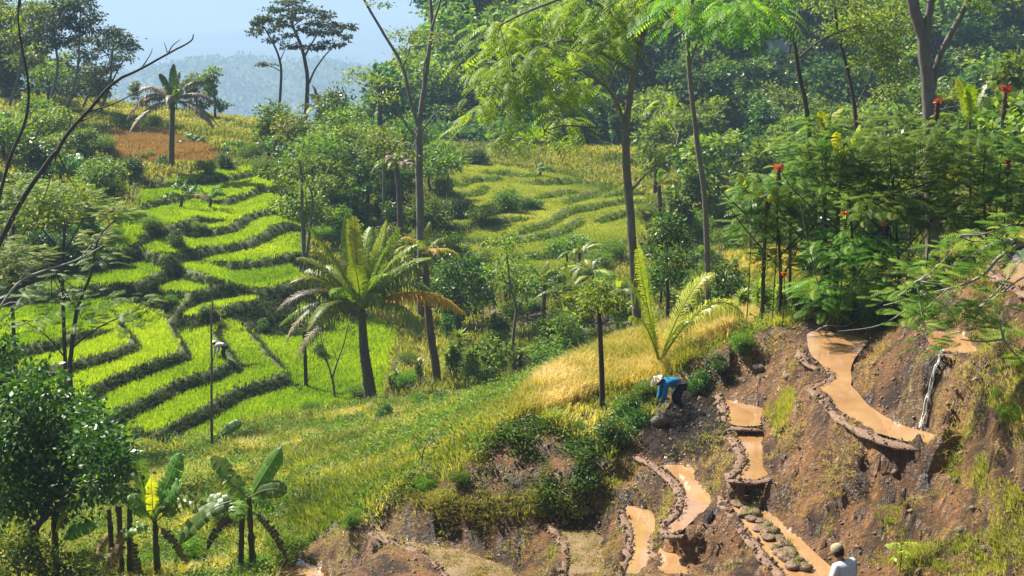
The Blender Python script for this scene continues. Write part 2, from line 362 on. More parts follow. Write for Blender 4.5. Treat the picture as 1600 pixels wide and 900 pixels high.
w = sstep(158, 176, YY); H = np.where(np.isnan(H), HF, H); H = H * (1 - w) + HF * w
# ease the triangulation's straight facets away from the surveyed edges
def blur(Q, n):
    for _ in range(n):
        P = np.pad(Q, 1, mode='edge'); Q = (P[1:-1, 1:-1] * 2 + P[:-2, 1:-1] + P[2:, 1:-1] + P[1:-1, :-2] + P[1:-1, 2:]) / 6
    return Q
near = (YY > 20) & (YY < 60)
H = np.where(near, blur(H, 2), blur(H, 1))
UU, VV, DD = project(XX, YY, CZ - H)
slope = np.hypot(np.gradient(H, axis=0) / np.gradient(YY, axis=0), np.gradient(H, axis=1) / np.gradient(XX, axis=1))
# --- what covers the ground
MUDP = [(420,1200),(436,868),(545,818),(600,824),(600,796),(640,780),(800,788),(900,794),(930,745),(965,700),(1000,664),(1035,640),(1060,590),(1130,535),(1215,515),(1255,505),(1330,485),(1420,440),(1550,430),(1570,380),(1700,350),(1900,1200)]
NEARMASK = (YY > 20) & (YY < 47)
MOUNDP = [(640,748),(690,752),(715,742),(735,722),(757,700),(792,672),(825,655),(860,668),(900,690),(930,700),(945,745),(900,800),(600,800),(620,770)]
MUD = pip(UU + 14 * fbm(UU / 30, VV / 30, 3, 1), VV + 14 * fbm(UU / 30, VV / 30, 3, 2), MUDP) & NEARMASK
MOUND = pip(UU + 16 * fbm(UU / 26, VV / 26, 3, 1), VV + 16 * fbm(UU / 26, VV / 26, 3, 2), MOUNDP) & NEARMASK
MUD = MUD | MOUND
RICEP = [(-400,560),(-100,470),(40,420),(60,395),(150,380),(210,330),(220,300),(290,275),(430,255),(470,290),(480,340),(470,380),(480,430),(560,480),(620,520),(600,600),(590,635),(520,634),(440,650),(360,670),(300,686),(225,694),(150,720),(60,690),(-200,700)]
RICE = pip(UU, VV, RICEP) & (YY > 52) & (YY < 125)
BUND = np.zeros(H.shape, bool)
for W in CREST:
    T = np.gradient(W[:, :2], axis=0); T /= np.linalg.norm(T, axis=1)[:, None] + 1e-9
    for off in (-.05, -.16, -.28):
        bx_ = W[:, 0] + T[:, 1] * off; by_ = W[:, 1] - T[:, 0] * off
        rr_ = np.clip(np.searchsorted(RY, by_), 1, NR - 2); cc_ = np.clip(np.round((bx_ / (by_ + AP) + .64) / (1.28 / (NTc - 1))), 1, NTc - 2).astype(int)
        for dr_ in (0, -1): BUND[rr_ + dr_, cc_] = True
FIELDP = [(690,345),(700,290),(690,255),(760,255),(860,270),(940,285),(1010,300),(1015,360),(960,400),(900,420),(820,430),(760,390),(690,385)]
FIELD = pip(UU, VV, FIELDP) & (YY > 85) & (YY < 160)
BROWNP = [(165,240),(180,210),(240,205),(300,222),(340,240),(345,252),(250,258),(190,256)]
BROWN = pip(UU + 8 * fbm(UU / 20, VV / 10, 2, 4), VV + 5 * fbm(UU / 20, VV / 20, 2, 5), BROWNP) & (YY > 95) & (YY < 150)
SOILP = [(745,490),(770,478),(860,490),(980,500),(1010,520),(900,515),(800,508)]
SOIL = pip(UU, VV, SOILP) & (YY > 60) & (YY < 110)
DRYP = [(795,662),(812,630),(850,602),(900,572),(1000,530),(1060,512),(1160,485),(1190,490),(1170,515),(1105,548),(1050,590),(1000,606),(930,618),(850,650)]
DRY = pip(UU, VV, DRYP) & (YY > 33) & (YY < 48)
GOLD = pip(UU, VV, [(1130,425),(1140,395),(1200,392),(1260,400),(1250,432)]) & (YY > 70) & (YY < 110)
CLEAR = pip(UU + 14 * fbm(UU / 20, VV / 20, 2, 4), VV + 9 * fbm(UU / 14, VV / 14, 2, 6), [(1165,165),(1185,135),(1215,118),(1262,112),(1250,135),(1205,160),(1180,178)]) & (YY > 150)
PUD = {}
inpad = np.zeros(H.shape, bool)
for k, (h, P) in PADDY.items():
    W = [at_h(u, v, h)[:2] for u, v in P]; PUD[k] = W
    m = pip(XX, YY, W) & NEARMASK
    inpad |= m; H = np.where(m, h + .10, H)
# rough earth: clods on the mud, tussocks in the grass
flat = inpad
n1 = fbm(XX / .9, YY / .9, 4, 11); n2 = fbm(XX / .16, YY / .16, 3, 21); n3 = fbm(XX / 3.5, YY / 3.5, 3, 31)
amp = np.where(MUD & ~flat, 1.0, 0.0) * (1 - .68 * sstep(985, 925, UU) * sstep(725, 760, VV))
n5 = fbm(XX / .26 + 1.5 * n1, YY / 1.3 + H * .7, 3, 15); n6 = np.abs(fbm(XX / .42, YY / .42 + H, 3, 17)) 
H = H - amp * (np.clip(slope, 0, 1.2) * (.16 * n5 - .22 * (n6 - .1)) + .36 * n1 + .26 * n2 * np.clip(.5 + slope, 0, 1.4)) + np.where(flat, .03 * n2, 0)
gr = (~MUD) & (~RICE) & (~FIELD) & (YY > 22) & (YY < 150)
H = H - np.where(gr, .45 * n1 + .8 * n3, 0) * np.where(DRY, .3, .8)
# sideways push so banks are ragged, not clean extrusions
Hq = H + .5 * n3 + .25 * n1; fr_ = Hq / .42; fr_ = fr_ - np.floor(fr_); stp = (sstep(.62, .95, fr_) - fr_) * .42
H = H + np.where(MUD & ~flat & (slope > .25), stp * .75 * np.clip(.35 + 2.5 * fbm(XX / 2, YY / 2, 2, 77), 0, 1), 0)
sx = np.where(MUD & ~flat, 1, 0) * np.clip(slope, 0, 1.5) * .16
XD = XX + sx * 2 * fbm(XX / .5 + 9, YY / .5 + H * 2, 3, 41); YD = YY + sx * 2 * fbm(XX / .5, YY / .5 + H * 2, 3, 51)
Z = CZ - H
lip = (YY < 18)
# --- colours of the covers (surface colours with patchy variation, plus shade painted on one mud patch)
def c3(a): return np.array(a)[None, None, :]
q1 = np.clip(.5 + 1.3 * fbm(XX / 2.2, YY / 2.2, 4, 61), 0, 1)[..., None]; q2 = np.clip(.5 + 1.6 * fbm(XX / .35, YY / .35 + H * 1.5, 4, 71), 0, 1)[..., None]
q3 = np.clip(.5 + 1.5 * fbm(XX / 9, YY / 9, 3, 81), 0, 1)[..., None]
CC = c3((.085, .105, .025)) * (1 - q1) + c3((.16, .15, .045)) * q1
CC = CC * (.7 + .6 * q2)
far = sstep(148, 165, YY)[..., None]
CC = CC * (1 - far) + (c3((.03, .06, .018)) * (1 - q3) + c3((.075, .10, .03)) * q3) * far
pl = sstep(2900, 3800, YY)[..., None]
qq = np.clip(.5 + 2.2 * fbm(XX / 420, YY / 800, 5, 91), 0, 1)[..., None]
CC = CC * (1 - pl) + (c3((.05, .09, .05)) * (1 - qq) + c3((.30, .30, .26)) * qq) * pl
def cover(mask, c, soft=0):
    global CC
    CC = np.where(mask[..., None], c, CC)
cover(RICE, c3((.05, .085, .014)) * (.6 + .8 * q2)); cover(FIELD, c3((.14, .18, .04)) * (.8 + .4 * q2)); cover(BROWN, c3((.30, .20, .075)) * (.7 + .6 * q2))
cover(BUND & (YY > 50), c3((.17, .18, .06)) * (.6 + .8 * q2)); cover(SOIL, c3((.17, .10, .07)) * (.7 + .6 * q2)); cover(DRY, c3((.26, .20, .06)) * (.8 + .4 * q2)); cover(GOLD, c3((.42, .30, .05)) * (.8 + .4 * q2)); cover(CLEAR, c3((.36, .24, .17)) * (.8 + .4 * q2))
qm = np.clip((q2 - .2) * 1.7, 0, 1)
mudc = c3((.046, .021, .006)) * (1 - qm) + c3((.33, .156, .050)) * qm
mudc = mudc * (.75 + .5 * q1)
moss = np.clip((q1 - .52) * 5, 0, 1) * np.clip((q2 - .35) * 4, 0, 1) * .55
mudc = mudc * (1 - moss) + c3((.17, .15, .035)) * moss
cover(MUD, mudc)
SHADEM = MUD & pip(UU, VV, [(1000,690),(1040,640),(1075,590),(1110,600),(1135,650),(1128,700),(1095,725),(1020,715)]) & NEARMASK  # shade under the bank painted as darker mud, with full wet gloss
cover(SHADEM, c3((.06, .045, .035)) * (.6 + .9 * q2))
cover(inpad, c3((.38, .20, .08)) * (.85 + .3 * q2))
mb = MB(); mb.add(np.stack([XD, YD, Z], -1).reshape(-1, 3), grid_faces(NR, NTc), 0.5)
t = NT('ground'); ca = t.n('ShaderNodeVertexColor', layer_name='Col').outputs['Color']
wa = t.attr('wet').outputs['Fac']
co = t.n('ShaderNodeTexCoord').outputs['Object']
fa = t.noise(9, 6, .65, co); fb = t.noise(42, 4, .6, co)
col = t.mix(1.0, ca, t.ramp(fa, [(.3, (.42, .42, .42)), (.68, (1.35, 1.35, 1.35))]), 'MULTIPLY')
col = t.mix(1.0, col, t.ramp(fb, [(.3, (.7, .7, .7)), (.7, (1.25, 1.25, 1.25))]), 'MULTIPLY')
mpv = t.n('ShaderNodeMapping'); mpv.inputs['Scale'].default_value = (1, 1, .22); t.l(co, mpv.inputs['Vector'])
fv = t.noise(13, 5, .7, mpv.outputs[0]); st_ = t.mix(1.0, col, t.ramp(fv, [(.36, (.22, .20, .18)), (.50, (1, 1, 1)), (.7, (1.45, 1.4, 1.35))]), 'MULTIPLY'); col = t.mix(wa, col, st_)
fa = t.math('ADD', fa, t.math('MULTIPLY', fv, wa))
hh = t.math('ADD', fa, t.math('MULTIPLY', fb, .5))
rgh = t.math('SUBTRACT', .9, t.math('MULTIPLY', wa, t.math('MULTIPLY', fa, .95)))
ground_mat = t.end(t.bsdf(col, rgh, .45, t.bump(hh, 1.0, .16)).outputs[0])
ground = mb.build('ground', ground_mat)
vc = ground.data.color_attributes.new('Col', 'FLOAT_COLOR', 'POINT')
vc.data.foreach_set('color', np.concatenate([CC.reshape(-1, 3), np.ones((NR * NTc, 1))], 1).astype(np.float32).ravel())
wt = ground.data.attributes.new('wet', 'FLOAT', 'POINT'); wt.data.foreach_set('value', np.where(SHADEM | inpad, 1.0, np.where(MUD, .62, 0)).astype(np.float32).ravel())
tag(ground, kind='structure')
# --- queries
def gz(x, y):
    x = np.asarray(x, float); y = np.asarray(y, float)
    r = np.clip(np.searchsorted(RY, y) - 1, 0, NR - 2); fr = np.clip((y - RY[r]) / (RY[r + 1] - RY[r]), 0, 1)
    c = np.clip((x / (y + AP) + .64) / (1.28 / (NTc - 1)), 0, NTc - 1.001); ci = c.astype(int); fc = c - ci
    return ((Z[r, ci] * (1 - fc) + Z[r, ci + 1] * fc) * (1 - fr) + (Z[r + 1, ci] * (1 - fc) + Z[r + 1, ci + 1] * fc) * fr)
def look(M, x, y):
    r = np.clip(np.searchsorted(RY, y), 0, NR - 1); c = np.clip(np.round((x / (y + AP) + .64) / (1.28 / (NTc - 1))), 0, NTc - 1).astype(int)
    return M[r, c]
def hit(u, v, lo=19.0, hi=900.0):
    """First ground point along the sight line through a pixel of the photo."""
    Ys = np.exp(np.linspace(math.log(lo), math.log(hi), 4000))
    y = (450 - v) / F; t = Ys / (CT + y * ST)
    zz = CZ + t * (y * CT - ST); g = gz(t * (u - 800) / F, Ys)
    k = np.argmax(zz <= g) if (zz <= g).any() else -1
    x = t[k] * (u - 800) / F
    return (float(x), float(Ys[k]), float(gz(x, Ys[k])))
def on(u, Y):
    """Ground point at distance Y under picture column u."""
    x = Y * 1.03 * (u - 800) / F
    return (float(x), float(Y), float(gz(x, Y)))
# ------------------------------------------------------------------ paddy water and mud bunds
tw = NT('paddy_water'); co = tw.n('ShaderNodeTexCoord').outputs['Object']
mp = tw.n('ShaderNodeMapping'); mp.inputs['Scale'].default_value = (1.2, .35, 1); tw.l(co, mp.inputs['Vector'])
rp = tw.noise(6, 3, .55, mp.outputs[0]); sl = tw.noise(1.1, 5, .6, co)
wcol = tw.ramp(sl, [(.3, (.29, .15, .058)), (.75, (.43, .26, .12))])
pw = tw.bsdf(wcol, .04, .5, tw.bump(rp, .035, .02)); pw.inputs['IOR'].default_value = 2.5
water_mat = tw.end(pw.outputs[0])
tw = NT('wet_mud'); co = tw.n('ShaderNodeTexCoord').outputs['Object']; sl = tw.noise(3, 6, .65, co); s2 = tw.noise(16, 5, .7, co)
wet_mat = tw.end(tw.bsdf(tw.mix(s2, tw.ramp(sl, [(.3, (.13, .095, .03)), (.55, (.25, .155, .06)), (.75, (.38, .23, .10))]), (.15, .10, .05)), tw.math('ADD', tw.math('MULTIPLY', s2, .6), .22), .4, tw.bump(s2, .6, .04)).outputs[0])
def fan(P, z, inset=.0):
    P = np.array(P); c = P.mean(0); d = P - c; P = P + d / (np.linalg.norm(d, axis=1)[:, None] + 1e-6) * inset
    return P
WLEV = {'main': .02, 'drained': -.04, 'wet': -.05, 'stubble': -.02}
for k, (h, P) in PADDY.items():
    W = fan(smooth_line(np.array(PUD[k] + [PUD[k][0]]), 2)[:-1], 0, .10)
    me = bpy.data.meshes.new('water'); z = CZ - h + WLEV.get(k, .0)
    me.from_pydata([(x, y, z) for x, y in W], [], [list(range(len(W)))]); me.materials.append(wet_mat if k in ('drained', 'wet') else water_mat)
    if me.polygons[0].normal.z < 0: me.flip_normals()
    o = bpy.data.objects.new('water', me); COL.objects.link(o); tag(o, kind='structure')
tb = NT('bund_mud'); cb = tb.n('ShaderNodeTexCoord').outputs['Object']
na = tb.noise(5, 5, .65, cb); nb_ = tb.noise(28, 4, .6, cb)
bc = tb.mix(nb_, tb.ramp(na, [(.3, (.11, .058, .03)), (.55, (.25, .15, .088)), (.75, (.40, .29, .21))]), (.20, .11, .06))
bund_mat = tb.end(tb.bsdf(bc, tb.math('SUBTRACT', .85, tb.math('MULTIPLY', na, .65)), .5, tb.bump(tb.math('ADD', na, nb_), .9, .06)).outputs[0])
OC = np.array([(1, 0, 0), (0, 1, 0), (-1, 0, 0), (0, -1, 0), (0, 0, 1), (0, 0, -1)], float); OF8 = np.array([(0, 1, 4), (1, 2, 4), (2, 3, 4), (3, 0, 4), (1, 0, 5), (2, 1, 5), (3, 2, 5), (0, 3, 5)])
def bund(label, h, pts, r=.15, up=.02):
    W = np.array([at_h(u, v, h)[:2] for u, v in pts]); W = resample(smooth_line(W, 2), .06)
    n = len(W); s = np.arange(n) * .06
    k = 1 + 1.2 * fbm(s / .35 + pts[0][0], s * 0 + pts[0][1], 3, 5)
    z = CZ - h + up + .12 * fbm(s / .7, s * 0 + pts[0][0], 2, 8) - .05
    T = np.gradient(W, axis=0); T /= np.linalg.norm(T, axis=1)[:, None]; N = np.stack([-T[:, 1], T[:, 0]], 1)
    a = np.linspace(0, 2 * math.pi, 14, endpoint=False)
    rr = r * .80 * k[:, None] * (1 + .8 * fbm(s[:, None] / .12 + a[None] * 0 + 3, a[None] * 1.6 + s[:, None] * 0, 3, 6))
    rr *= np.sqrt(np.clip(np.minimum(s, s[-1] - s) / .2, 0.02, 1))[:, None]
    X = W[:, None, :] + (N[:, None, :] * (np.cos(a) * rr)[..., None]); Zc = z[:, None] + np.sin(a) * rr * .52
    mb = MB(); mb.add(np.concatenate([X, Zc[..., None]], -1).reshape(-1, 3), grid_faces(n, 14, True))
    for q in range(int(n * 1.1)):
        i = random.randrange(n); a_ = random.uniform(0, 3.14); c_ = np.array([*(W[i] + N[i] * math.cos(a_) * r * 1.05), z[i] + math.sin(a_) * r * .85]); sz_ = .02 * math.exp(random.gauss(0, .5)) + .008
        mb.add(c_ + OC * sz_ * rng.uniform(.5, 1.5, (6, 3)), OF8)
    return tag(mb.build('mud_bund', bund_mat), label, 'mud bund', 'mud bunds around the flooded paddies')
bund('curled mud bund at the upper left shoulder of the largest flooded paddy', 9.97, [(1248,545),(1252,556),(1258,567),(1278,576),(1294,583),(1300,590),(1286,598),(1268,605)], .15)
bund('long curving mud bund along the lower edge of the largest flooded paddy', 9.97, [(1260,606),(1272,614),(1287,628),(1300,643),(1315,653),(1331,665),(1350,676),(1381,688),(1412,696),(1444,699),(1470,699),(1497,695)], .15)
bund('mud bund with spillway holding the upper right paddy', 8.57, [(1436,534),(1449,543),(1470,551),(1490,556),(1508,560),(1530,556)], .14)
bund('mud bund at the rim of the topmost silvery paddy', 7.27, [(1556,412),(1553,425),(1560,437),(1575,446),(1605,462),(1640,476)], .16)
bund('lumpy mud bund left of the small unlit brown paddy', 11.27, [(1121,617),(1128,632),(1131,646),(1130,660)], .12)
bund('short straight mud bund between the small brown paddy and the bright one below', 11.37, [(1133,671),(1150,670),(1172,671),(1192,672)], .10)
bund('bulging mud bund left of the bright white reflecting paddy', 11.47, [(1136,678),(1149,690),(1158,706),(1158,720),(1149,735),(1135,747)], .15)
bund('dark mud dam across the foot of the bright white reflecting paddy', 11.47, [(1132,748),(1150,752),(1175,752),(1200,750),(1206,746)], .10)
bund('long pale mud bund left of the paddy with stubble clumps', 11.97, [(1124,771),(1128,784),(1137,799),(1148,813),(1160,828),(1172,843),(1186,860),(1200,877),(1214,893),(1226,906)], .13)
bund('hooked mud bund left of the glaring paddy in the middle', 12.17, [(978,698),(1000,716),(1031,735),(1050,751),(1062,768),(1064,782),(1060,797),(1048,811),(1032,822)], .14)
bund('mud bund left of the narrow vertical paddy at the bottom', 12.87, [(967,790),(974,805),(979,822),(982,840),(981,862),(973,882),(962,905)], .13)
bund('small mud bund between the two lowest paddies', 12.8, [(1021,834),(1020,850),(1023,868),(1030,886),(1038,906)], .11)
bund('mud bund left of the drained greenish paddy', 13.27, [(856,820),(866,828),(876,842),(882,856),(881,876),(872,906)], .13)
bund('long eroded mud bund along the edge of the wet bottom terrace', 14.0, [(548,822),(570,833),(594,841),(619,849),(645,857),(664,868),(680,884),(700,906)], .13)
bund('mud bund on the corner paddy at the bottom edge', 15.17, [(440,906),(436,890),(438,876),(452,870),(472,868)], .12)
bund('mud dam between the glaring paddy and the lowest small one', 12.2, [(1032,826),(1044,836),(1056,838),(1064,832)], .11)
# thin water fall from the upper right paddy
pts = [at_h(1473, 552, 8.6), at_h(1471, 560, 8.75), at_h(1466, 585, 9.05), at_h(1459, 608, 9.35), at_h(1450, 632, 9.62), at_h(1444, 652, 9.85), at_h(1436, 668, 9.97)]
pts = resample(smooth_line(np.array(pts), 2), .04); pts[:, 2] += .03; pts[:, 1] -= .06
pts[:, 2] = np.maximum(pts[:, 2], gz(pts[:, 0], pts[:, 1]) + .05)
mb = MB()
for k in range(5):
    s = np.arange(len(pts)); off = np.stack([.09 * fbm(s / 5 + k * 9, s * 0 + k, 3, 1) + (k - 3) * .012, -.03 + .06 * fbm(s / 6 + k * 5, s * 0 + k, 3, 2), .02 * fbm(s / 3, s * 0 + k, 2, 3)], 1)
    tube(mb, pts + off, .005 + .010 * np.abs(fbm(s / 3, s * 0 + k * 3, 2, 4)) * 2, 5)
tf = NT('falling_water'); pf = tf.bsdf((.70, .66, .60), .2, .6); pf.inputs['Transmission Weight'].default_value = .2
tag(mb.build('waterfall', tf.end(pf.outputs[0])), 'thin white trickle of water falling down the mud bank into the largest paddy', 'waterfall')
# ------------------------------------------------------------------ grasses
def scatter(mask, n, wt=None):
    dy = np.gradient(YY, axis=0); dx = np.gradient(XX, axis=1)
    a = dx * dy * np.sqrt(1 + np.clip(slope, 0, 2.5) ** 2) * mask
    if wt is not None: a = a * wt
    c = np.cumsum(a.ravel()); i = np.searchsorted(c, rng.random(n) * c[-1]); r, q = np.unravel_index(i, a.shape)
    x = XX[r, q] + (rng.random(n) - .5) * dx[r, q]; y = YY[r, q] + (rng.random(n) - .5) * dy[r, q]
    return np.stack([x, y, gz(x, y)], 1), r, q
def blades(mb, P, hgt, nb, wid, lean=.35, spread=.12, var=None, bend=0.0):
    n = len(P); hgt = np.broadcast_to(hgt, (n,)); k = n * nb
    B = np.repeat(P, nb, 0); h = np.repeat(hgt, nb) * rng.uniform(.6, 1.15, k); sp = np.broadcast_to(spread, (n,)); sp = np.repeat(sp, nb)
    a = rng.uniform(0, 2 * math.pi, k); B = B + np.stack([np.cos(a) * sp * rng.random(k), np.sin(a) * sp * rng.random(k), -.04 * np.ones(k)], 1)
    b = a + rng.normal(0, .8, k); L = rng.uniform(.1, 1, k) * lean * h
    D = np.stack([np.cos(b) * L, np.sin(b) * L, h], 1); w = np.broadcast_to(wid, (n,)); w = np.repeat(w, nb)
    c = rng.uniform(0, math.pi, k); S = np.stack([np.cos(c), np.sin(c), np.zeros(k)], 1) * w[:, None] * .5
    v = np.clip(rng.normal(.5, .22, k), 0, 1) if var is None else np.clip(np.repeat(var, nb) + rng.normal(0, .14, k), 0, 1)
    M = B + D * .55; M[:, 2] += h * .08; T = B + D; T[:, 2] -= h * bend; T[:, :2] += D[:, :2] * bend * 1.5
    V = np.stack([B - S, B + S, M + S * .8, M - S * .8, T], 1)
    i = np.arange(k)[:, None] * 5
    mb.add(V.reshape(-1, 3), i + np.array([[0, 1, 2, 3]]), np.repeat(v, 5)); mb.f.append(i + np.array([[3, 2, 4]]) + mb.n - len(V) * 5); mb.m.append(np.zeros(k, np.int32))
rice_mat = leaf_mat('rice_leaf', (.10, .175, .008), (.25, .325, .012), (.39, .41, .03), .45, .5, .25)
grass_mat = leaf_mat('grass_leaf', (.09, .13, .014), (.30, .29, .055), (.52, .42, .16), .35, .55, .2)
dry_mat = leaf_mat('dry_grass', (.24, .29, .03), (.58, .50, .12), (.80, .66, .32), .4, .6, .2, (1.3, 1.2, .6))
weed_mat = leaf_mat('bank_weed', (.05, .11, .012), (.12, .20, .02), (.24, .28, .035), .35, .5, .3)
steep = slope > .38
mb = MB(); P, r, q = scatter(RICE & ~steep & ~BUND, 60000)
blades(mb, P, .26, 6, .035 * (P[:, 1] / 70), .45, .18, np.clip(.5 + .9 * fbm(P[:, 0] / 5, P[:, 1] / 5, 3, 3) + .3 * (_hash(np.round(P[:, 2] / .45), np.round(P[:, 2] * 0), 5) - .5) + .5 * fbm(P[:, 0] / .5, P[:, 1] / 1.1, 2, 9), .03, .97))
tag(mb.build('rice', rice_mat, None, False), 'bright green young rice growing on the valley terraces', kind='stuff')
mb = MB(); P, r, q = scatter(RICE & steep & ~BUND, 15000)
blades(mb, P, .20, 6, .05, 1.1, .2, None, .3)
tag(mb.build('bank_weeds', leaf_mat('shaded_riser_weed', (.025, .06, .008), (.06, .11, .012), (.14, .18, .025), .25, .55, .2), None, False), kind='stuff')  # leaf colours darkened to stand in for shade on the risers
mb = MB(); P, r, q = scatter(FIELD & ~BUND, 34000)
st = steep[r, q]
blades(mb, P, np.where(st, .26, .15), 5, .055, .6, .28, np.where(st, .02, np.clip(.42 + .9 * fbm(P[:, 0] / 8, P[:, 1] / 8, 3, 3), .1, .95)))
tag(mb.build('field_grass', grass_mat, None, False), kind='stuff')
GR = (~MUD) & (~RICE) & (~FIELD) & (~DRY) & (~SOIL) & (~BROWN) & (~GOLD)
infr = (UU > -120) & (UU < 1720) & (VV > -20) & (VV < 960)
mb = MB(); P, r, q = scatter(GR & infr & (YY > 25) & (YY < 62), 44000)
blades(mb, P, .26 + .9 * np.clip(fbm(P[:, 0] / 1.3, P[:, 1] / 1.3, 3, 13) + .05, 0, 1), 8, .018 + .0003 * P[:, 1], .8, .22, np.clip(.45 + 2.1 * fbm(P[:, 0] / 1.8, P[:, 1] / 1.8, 4, 23), .02, .98), .15)
tag(mb.build('grass', grass_mat, None, False), 'rough yellow green grass on the slope', kind='stuff')
mb = MB(); P, r, q = scatter(GR & infr & (YY > 60) & (YY < 148), 42000)
blades(mb, P, .5 + .5 * np.clip(fbm(P[:, 0] / 3, P[:, 1] / 3, 3, 13) + .1, 0, 1), 5, .001 * P[:, 1], .8, .4, np.clip(.35 + 1.1 * fbm(P[:, 0] / 5, P[:, 1] / 5, 4, 23), .02, .98), .1)
tag(mb.build('meadow_grass', grass_mat, None, False), kind='stuff')
mb = MB(); P, r, q = scatter(GR & infr & (YY > 27) & (YY < 64), 4200, np.clip(fbm(XX / 2.2, YY / 2.2, 3, 93) * 4 + .2, .02, 1))
k = np.repeat(np.arange(len(P)), 16); n_ = len(k)
WEED_CLUMPS = (P[k] + rng.normal(size=(n_, 3)) * np.array([.16, .16, .10]) + np.array([0, 0, .22]), n_, np.clip(.4 + 1.2 * fbm(P[:, 0] / 2, P[:, 1] / 2, 3, 3)[k] + rng.normal(0, .15, n_), 0, 1))
mb = MB(); P, r, q = scatter(DRY, 9000)
blades(mb, P, .62, 9, .02, .55, .16, np.clip(.5 + 1.9 * fbm(P[:, 0] / 1.2, P[:, 1] / 1.2, 3, 33) + .9 * fbm(P[:, 0] / .3, P[:, 1] / .3, 2, 3), .02, .98), .22)
tag(mb.build('dry_grass', dry_mat, None, False), 'tall dry straw coloured grass on the terrace above the farmer', kind='stuff')
mb = MB(); P, r, q = scatter(BROWN, 6000, np.clip(fbm(XX / 3, YY / 3, 3, 83) * 4 + .6, .05, 1))
blades(mb, P, .5, 6, .07, .4, .3)
tm = leaf_mat('ripe_rice', (.36, .24, .06), (.52, .36, .10), (.62, .48, .17), .3, .6, .2, (1.0, .95, .7))
tag(mb.build('ripe_rice', tm, None, False), kind='stuff')
mb = MB(); P, r, q = scatter(GOLD, 4000)
blades(mb, P, .5, 6, .07, .4, .3)
tag(mb.build('golden_rice', dry_mat, None, False), kind='stuff')
mb = MB(); pm_ = np.zeros(H.shape, bool)
for k_ in ('drained', 'wet'): pm_ |= pip(XX, YY, PUD[k_]) & NEARMASK
P, r, q = scatter(pm_, 900, np.clip(fbm(XX / .7, YY / .7, 3, 61) * 3 + .5, .05, 1))
blades(mb, P + np.array([0, 0, .06]), .09, 6, .014, .9, .07, np.clip(rng.normal(.55, .3, len(P)), 0, 1), .2)
tag(mb.build('paddy_stubble', grass_mat, None, False), kind='stuff')
# weeds and roots on the earth banks: green ledges on the right, mossy wall tops at the bottom
GRN = pip(UU, VV, [(1425,700),(1500,715),(1560,745),(1610,770),(1610,905),(1400,905),(1380,870),(1390,790),(1420,800),(1470,850),(1550,830),(1560,790),(1490,750)]) | pip(UU, VV, [(1370,780),(1430,790),(1480,905),(1395,905)]) | pip(UU, VV, [(600,765),(900,775),(940,735),(975,690),(985,740),(940,800),(900,812),(700,800),(610,800)]) | pip(UU, VV, [(1180,620),(1230,600),(1260,640),(1220,690)]) | pip(UU, VV, [(1530,520),(1610,500),(1610,700),(1560,640)])
mb = MB(); P, r, q = scatter(MUD & GRN & ~inpad, 2800, np.clip(fbm(XX / 1.1, YY / 1.1, 4, 73) * 3 + .45, 0, 1))
blades(mb, P, .10 + .2 * np.clip(fbm(P[:, 0] / .8, P[:, 1] / .8, 3, 43) + .2, 0, 1), 7, .013, 1.0, .14, np.clip(.5 + 1.3 * fbm(P[:, 0] / 1.0, P[:, 1] / 1.0, 3, 53), 0, 1), .1)
tag(mb.build('ledge_grass', grass_mat, None, False), kind='stuff')
mb = MB(); P, r, q = scatter(MUD & ~inpad & infr, 5200, np.clip(fbm(XX / .9, YY / .9, 3, 63) + .02, 0, 1) * np.clip(slope, .2, 1.2))
blades(mb, P, .12, 5, .014, 1.3, .12, np.clip(.75 + fbm(P[:, 0] / 1.5, P[:, 1] / 1.5, 3, 53), 0, 1), .3)
tag(mb.build('sparse_grass', leaf_mat('sparse_grass', (.12, .14, .02), (.26, .22, .06), (.36, .26, .12), .3, .6, .2), None, False), kind='stuff')
mb = MB()
for Ln, n_ in (([(603,777,13.33),(631,772,13.28),(681,776,13.08),(744,782,12.93),(806,786,12.86),(900,789,12.86)], 900), ([(637,745,12.98),(697,746,12.83),(712,737,12.68),(728,723,12.38),(753,698,11.93),(790,667,11.78),(837,639,11.83)], 420)):
    W_ = resample(np.array([at_h(*p_) for p_ in Ln]), .02); P = W_[rng.integers(0, len(W_), n_)] + rng.normal(size=(n_, 3)) * np.array([.05, .13, 0]); P[:, 2] = gz(P[:, 0], P[:, 1])
    blades(mb, P, .15, 8, .016, 1.2, .12, np.clip(rng.normal(.55, .2, n_), 0, 1), .35)
tag(mb.build('crest_grass', grass_mat, None, False), kind='stuff')
# clods of earth on the banks
mb = MB(); P, r, q = scatter(MUD & ~inpad & infr, 9000)
oc = np.array([(1, 0, 0), (0, 1, 0), (-1, 0, 0), (0, -1, 0), (0, 0, 1), (0, 0, -1)], float); of8 = np.array([(0, 1, 4), (1, 2, 4), (2, 3, 4), (3, 0, 4), (1, 0, 5), (2, 1, 5), (3, 2, 5), (0, 3, 5)])
sz = .018 * np.exp(rng.normal(0, .55, len(P)))
V = P[:, None] + oc[None] * sz[:, None, None] * rng.uniform(.5, 1.5, (len(P), 6, 3))
mb.add(V.reshape(-1, 3), (np.arange(len(P))[:, None, None] * 6 + of8[None]).reshape(-1, 3))
tag(mb.build('mud_clods', bund_mat), kind='stuff')
